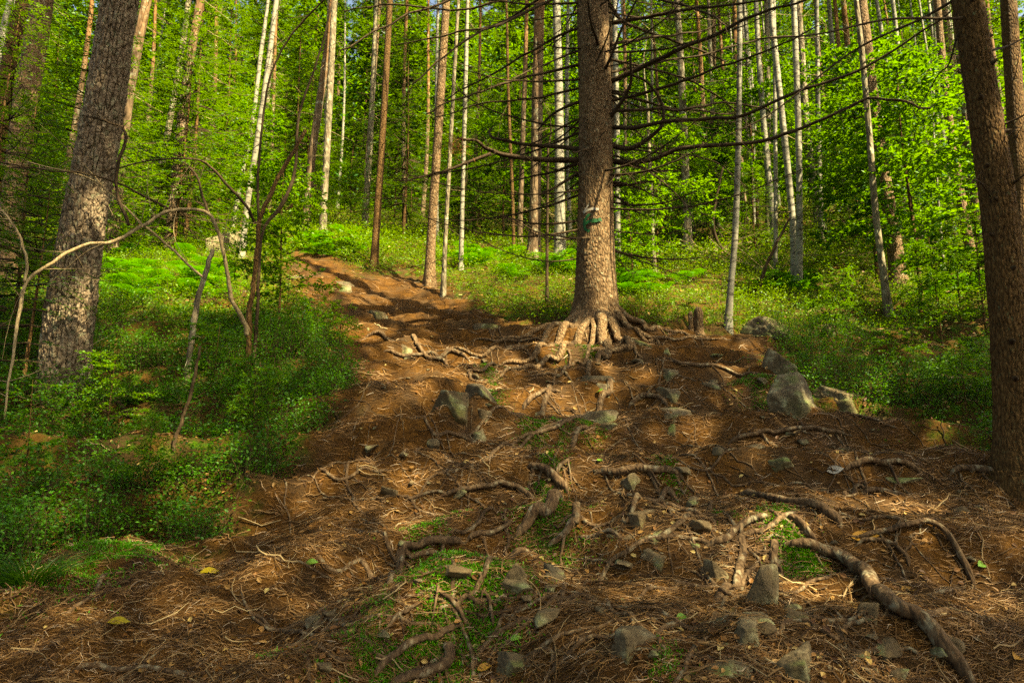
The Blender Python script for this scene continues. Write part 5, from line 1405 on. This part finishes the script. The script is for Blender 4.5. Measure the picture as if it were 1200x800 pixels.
V, F = leaves6(p, d, norm(nn_ + rng.normal(size=p.shape) * .45), L, L * .6)
kind(link('leaf_litter', new_mesh('leaf_litter', V, [F], MAT['litter_leaf'])), 'stuff')

# single fallen leaves one can point to
for i, (u, v, w, mat, lab, a) in enumerate([(247,673,22,'yellow_leaf','small yellow fallen leaf lying alone on the lower left needles',.2),(138,731,24,'yellow_leaf','large yellow fallen leaf on the needles at bottom left',-.1),(1014,630,24,'brown_leaf','tan fallen leaf beside the bridging root',-.5),
      (978,551,16,'white_paint','whitish fallen leaf near the bridged flat stone',0),(568,783,14,'brown_leaf','orange tan fallen leaf at the bottom centre',.4),(606,749,12,'green_leaf','pale green fallen leaf at the bottom centre',.1),(799,725,14,'green_leaf','yellow green fallen leaf right of the bottom centre',.5),
      (1190,770,16,'brown_leaf','brown fallen leaf at the lower right edge',.7),(1065,692,16,'brown_leaf','brown fallen leaf right of the thickest root',.2),(703,540,9,'green_leaf','tiny green fallen leaf on the upper path',.9),(614,575,9,'green_leaf','tiny green leaf lying on the low bowed root',.3),
      (701,459,14,'green_leaf','green blade leaf below the spruce roots',-1.1),(365,660,12,'green_leaf','grey green fallen leaf left of the hooked root',.1),(1150,662,14,'green_leaf','small light green leaf by the dive of the bridging root',.5)]):
    c = ground_at(u, v); k = c[1] / FPX; nn1 = gnormal(c[0:1], c[1:2])
    dd = np.array([[math.cos(a), math.sin(a), .12]]); L = w * k * 1.25
    n = 9; t = np.linspace(0, 1, n); wd = np.sin(t ** .8 * math.pi) * .26 * L; s = norm(np.cross(dd, nn1))[0]; d0 = norm(dd)[0]
    base = c + nn1[0] * .008 - d0 * L / 2
    rows = []
    for off in (-1, -.5, 0, .5, 1):
        rows.append(base + d0 * (L * t)[:, None] + s * (wd * off)[:, None] + nn1[0] * (np.abs(off) * wd * .45 + .06 * L * np.sin(t * 5 + i))[:, None])
    V = np.stack(rows, 1).reshape(-1, 3); ii = np.arange(n - 1)[:, None] * 5 + np.arange(4)[None]
    F = np.stack([ii, ii + 1, ii + 6, ii + 5], -1).reshape(-1, 4)
    tag(link('fallen_leaf', new_mesh('fallen_leaf', V - c, [F], MAT[mat], True), None, c), lab, 'leaf')

# ------------------------------------------------------------------ an added, unseen canopy overhead, its gaps cut where sun patches are wanted
SPOTS = [(at_depth(716, 292, SY - .2), .30), (at_depth(718, 320, SY - .2), .26), (at_depth(700, 335, SY - .2), .13), (at_depth(708, 262, SY - .2), .10), (at_depth(712, 215, SY - .2), .10), (at_depth(708, 60, SY - .2), .12), (at_depth(700, 20, SY - .2), .10), (at_depth(706, 360, SY - .2), .14), (ground_at(640, 412), .30), (ground_at(690, 404), .28), (ground_at(600, 430), .22), (ground_at(720, 430), .2),
  (ground_at(470, 372), .50), (ground_at(520, 352), .55), (ground_at(570, 366), .5), (ground_at(430, 350), .5), (ground_at(620, 378), .45), (ground_at(480, 330), .6), (ground_at(380, 300), 1.0), (ground_at(420, 290), 1.0),
  (ground_at(806, 468), .11), (ground_at(838, 480), .15), (ground_at(872, 470), .12), (ground_at(815, 500), .10), (ground_at(938, 460), .24), (ground_at(1010, 470), .2), (ground_at(540, 440), .16), (ground_at(590, 452), .14), (ground_at(500, 432), .18), (ground_at(625, 455), .14),
  (ground_at(560, 455), .22), (ground_at(660, 470), .18), (ground_at(605, 472), .16), (ground_at(450, 436), .18), (ground_at(485, 455), .14), (ground_at(760, 440), .16), (ground_at(850, 432), .22), (ground_at(900, 420), .16), (ground_at(820, 505), .12), (ground_at(545, 425), .22), (ground_at(670, 395), .25), (ground_at(480, 395), .3), (ground_at(430, 380), .3),
  (ground_at(1050, 592), .16), (ground_at(1000, 590), .12), (ground_at(960, 588), .09), (ground_at(1085, 600), .10), (ground_at(700, 470), .12), (ground_at(650, 480), .12), (ground_at(860, 455), .14), (ground_at(890, 520), .1), (ground_at(190, 320), .9), (ground_at(140, 300), .8), (ground_at(245, 330), .7), (ground_at(230, 290), .9), (ground_at(360, 420), .22), (ground_at(150, 410), .3), (ground_at(330, 285), 1.0), (ground_at(220, 262), 1.2),
  (ground_at(740, 560), .09), (ground_at(430, 560), .10), (ground_at(290, 668), .09), (at_depth(105, 260, 6.2), .16), (at_depth(85, 380, 6.2), .16)]
rng = np.random.default_rng(17)
for _ in range(34):
    SPOTS.append((ground_at(rng.uniform(20, 400), rng.uniform(400, 640)) + np.array([0, 0, .2]), rng.uniform(.07, .17)))
for _ in range(14):
    SPOTS.append((ground_at(rng.uniform(930, 1150), rng.uniform(400, 520)) + np.array([0, 0, .2]), rng.uniform(.08, .2)))
for _ in range(26):
    SPOTS.append((ground_at(rng.uniform(430, 1150), rng.uniform(440, 720)), rng.uniform(.05, .14)))
def shade_canopy(n, x0, x1, y0, y1, per, thr, leaf):
    gx, gy = rng.uniform(x0, x1, n), rng.uniform(y0, y1, n)
    if thr is not None:
        k = fbm(gx * .45, gy * .45, o=3, seed=150) > thr; gx, gy = gx[k], gy[k]
    k = ~((gy > 8.3) & (gy < 12) & ((gx > 2.6) | (gx < -2.8))); gx, gy = gx[k], gy[k]
    gz = height(gx, gy); t = (rng.uniform(10.5, 13.5, len(gx))) / SUN[2]
    c = np.column_stack([gx, gy, gz]) + SUN * t[:, None]
    i = np.repeat(np.arange(len(c)), per)
    return c[i] + rng.normal(size=(len(i), 3)) * np.array([.5, .5, .25]), leaf
pts = []
a, _ = shade_canopy(2600, -8, 9, -2.5, 11.0, 32, None, .14); pts.append(a)
def shade_over_trunk(n, x, y, z0, z1, rad):  # extra clumps set up the sun line to shade one trunk
    q = np.column_stack([x + rng.normal(size=n) * rad, y + rng.normal(size=n) * rad * .3, rng.uniform(z0, z1, n)]) + SUN * rng.uniform(8.5, 11, n)[:, None]
    i = np.repeat(np.arange(n), 32)
    return q[i] + rng.normal(size=(len(i), 3)) * np.array([.45, .45, .25])
pts.append(shade_over_trunk(300, sp_base[0], SY, sp_base[2] + .5, sp_base[2] + 6.5, .35)); pts.append(shade_over_trunk(260, 3.9, 5.3, 1.2, 6.5, .3)); pts.append(shade_over_trunk(45, -4.0, 6.2, 2.0, 7.0, .35))
pts.append(shade_over_trunk(160, -7.0, 10.2, 4, 10.0, .6)); pts.append(shade_over_trunk(160, -8.8, 12, 5, 11.0, .6))
a, _ = shade_canopy(650, -12, 14, 12.5, 26, 30, .10, .14); pts.append(a)
a, _ = shade_canopy(1500, -26, 12, -26, 8, 30, None, .14); pts.append(a)
p = np.concatenate(pts)
for c, r in SPOTS:
    w = p - c; al = w @ SUN; dist = np.linalg.norm(w - al[:, None] * SUN, axis=1)
    rr = r * (1 + .7 * fbm(w[:, 0] * 2.2 / max(r, .15) * .3, w[:, 1] * 2.2 / max(r, .15) * .3, o=2, seed=160))
    p = p[~((dist < rr) & (al > 0))]
vis = (p[:, 2] - CAM_Z) < .74 * p[:, 1]
p = p[~vis]
V, F = blades(p, norm(rng.normal(size=p.shape) * np.array([1, 1, .4])), norm(np.array([0, 0, 1.]) + rng.normal(size=p.shape) * .5), rng.uniform(.12, .22, len(p)), rng.uniform(.07, .12, len(p)))
kind(link('unseen_shade_canopy', new_mesh('unseen_shade_canopy', V, [F], MAT['shade_canopy_leaf'])), 'stuff')  # loose leaf clumps added above view to shade floor and trunks

# ------------------------------------------------------------------ the far-off wood closing the view: trunks no longer tell apart
rng = np.random.default_rng(71)
def far_wood(name, n, y0, y1, hmax, per, leaf, spread, mat):
    y = rng.uniform(y0, y1, n); x = rng.uniform(-1.05, 1.05, n) * y * .95
    top = hmax * (.55 + .45 * rng.random(n)); f = rng.random(n)
    z = height(x, y) + top * f
    c = np.column_stack([x, y, z]); i = np.repeat(np.arange(n), per)
    p = c[i] + rng.normal(size=(len(i), 3)) * spread * np.array([1, 1, .55])
    d = norm(rng.normal(size=p.shape) * np.array([1, 1, .5]) + np.array([0, 0, -.3]))
    V, F = blades(p, d, norm(np.array([0, 0, 1.]) + rng.normal(size=p.shape) * .6), leaf * rng.uniform(.6, 1.3, len(p)), leaf * rng.uniform(.3, .55, len(p)))
    kind(link(name, new_mesh(name, V, [F], MAT[mat])), 'stuff')
def far_spruces(name, n, y0, y1, mat, seed, big=1.0):
    rng = np.random.default_rng(seed); P_, D_, L_, W_ = [], [], [], []
    for k in range(n):
        y = y0 + (y1 - y0) * rng.random() ** .8; x = rng.uniform(-1.0, 1.0) * y; H = rng.uniform(9, 24) * (1 + .2 * (big - 1)); R0 = rng.uniform(1.3, 2.2) * big
        nb = int(H * 7); f = rng.random(nb); a = rng.uniform(0, 6.28, nb); L = R0 * (1 - f) ** .8 * rng.uniform(.5, 1.1, nb) + .15
        m = 15; i = np.repeat(np.arange(nb), m); t = rng.random(len(i)) ** .7
        o = np.stack([np.cos(a), np.sin(a), 0 * a], -1)[i]; la = np.stack([-np.sin(a), np.cos(a), 0 * a], -1)[i]
        p = np.array([x, y, float(height(x, y))]) + o * (L[i] * t)[:, None] + la * (rng.normal(size=len(i)) * .28 * L[i] * (1.1 - t))[:, None]
        p[:, 2] += H * (.04 + .96 * f[i]) - .38 * L[i] * t + rng.normal(size=len(i)) * .06
        P_.append(p); D_.append(norm(o * .8 + la * rng.normal(size=(len(i), 1)) * .6 + np.array([0, 0, -.35]))); L_.append(rng.uniform(.22, .5, len(i)) * big); W_.append(rng.uniform(.09, .17, len(i)) * big)
    p = np.concatenate(P_)
    V, F = blades(p, np.concatenate(D_), norm(np.array([0, 0, 1.]) + rng.normal(size=p.shape) * .4), np.concatenate(L_), np.concatenate(W_))
    kind(link(name, new_mesh(name, V, [F], MAT[mat])), 'stuff')
far_spruces('far_wood', 460, 33, 72, 'spruce_leaf', 5)
far_spruces('far_wood', 330, 70, 108, 'spruce_leaf', 6, 1.9)
far_wood('far_wood', 1800, 30, 60, 15, 44, .24, .8, 'bright_leaf')
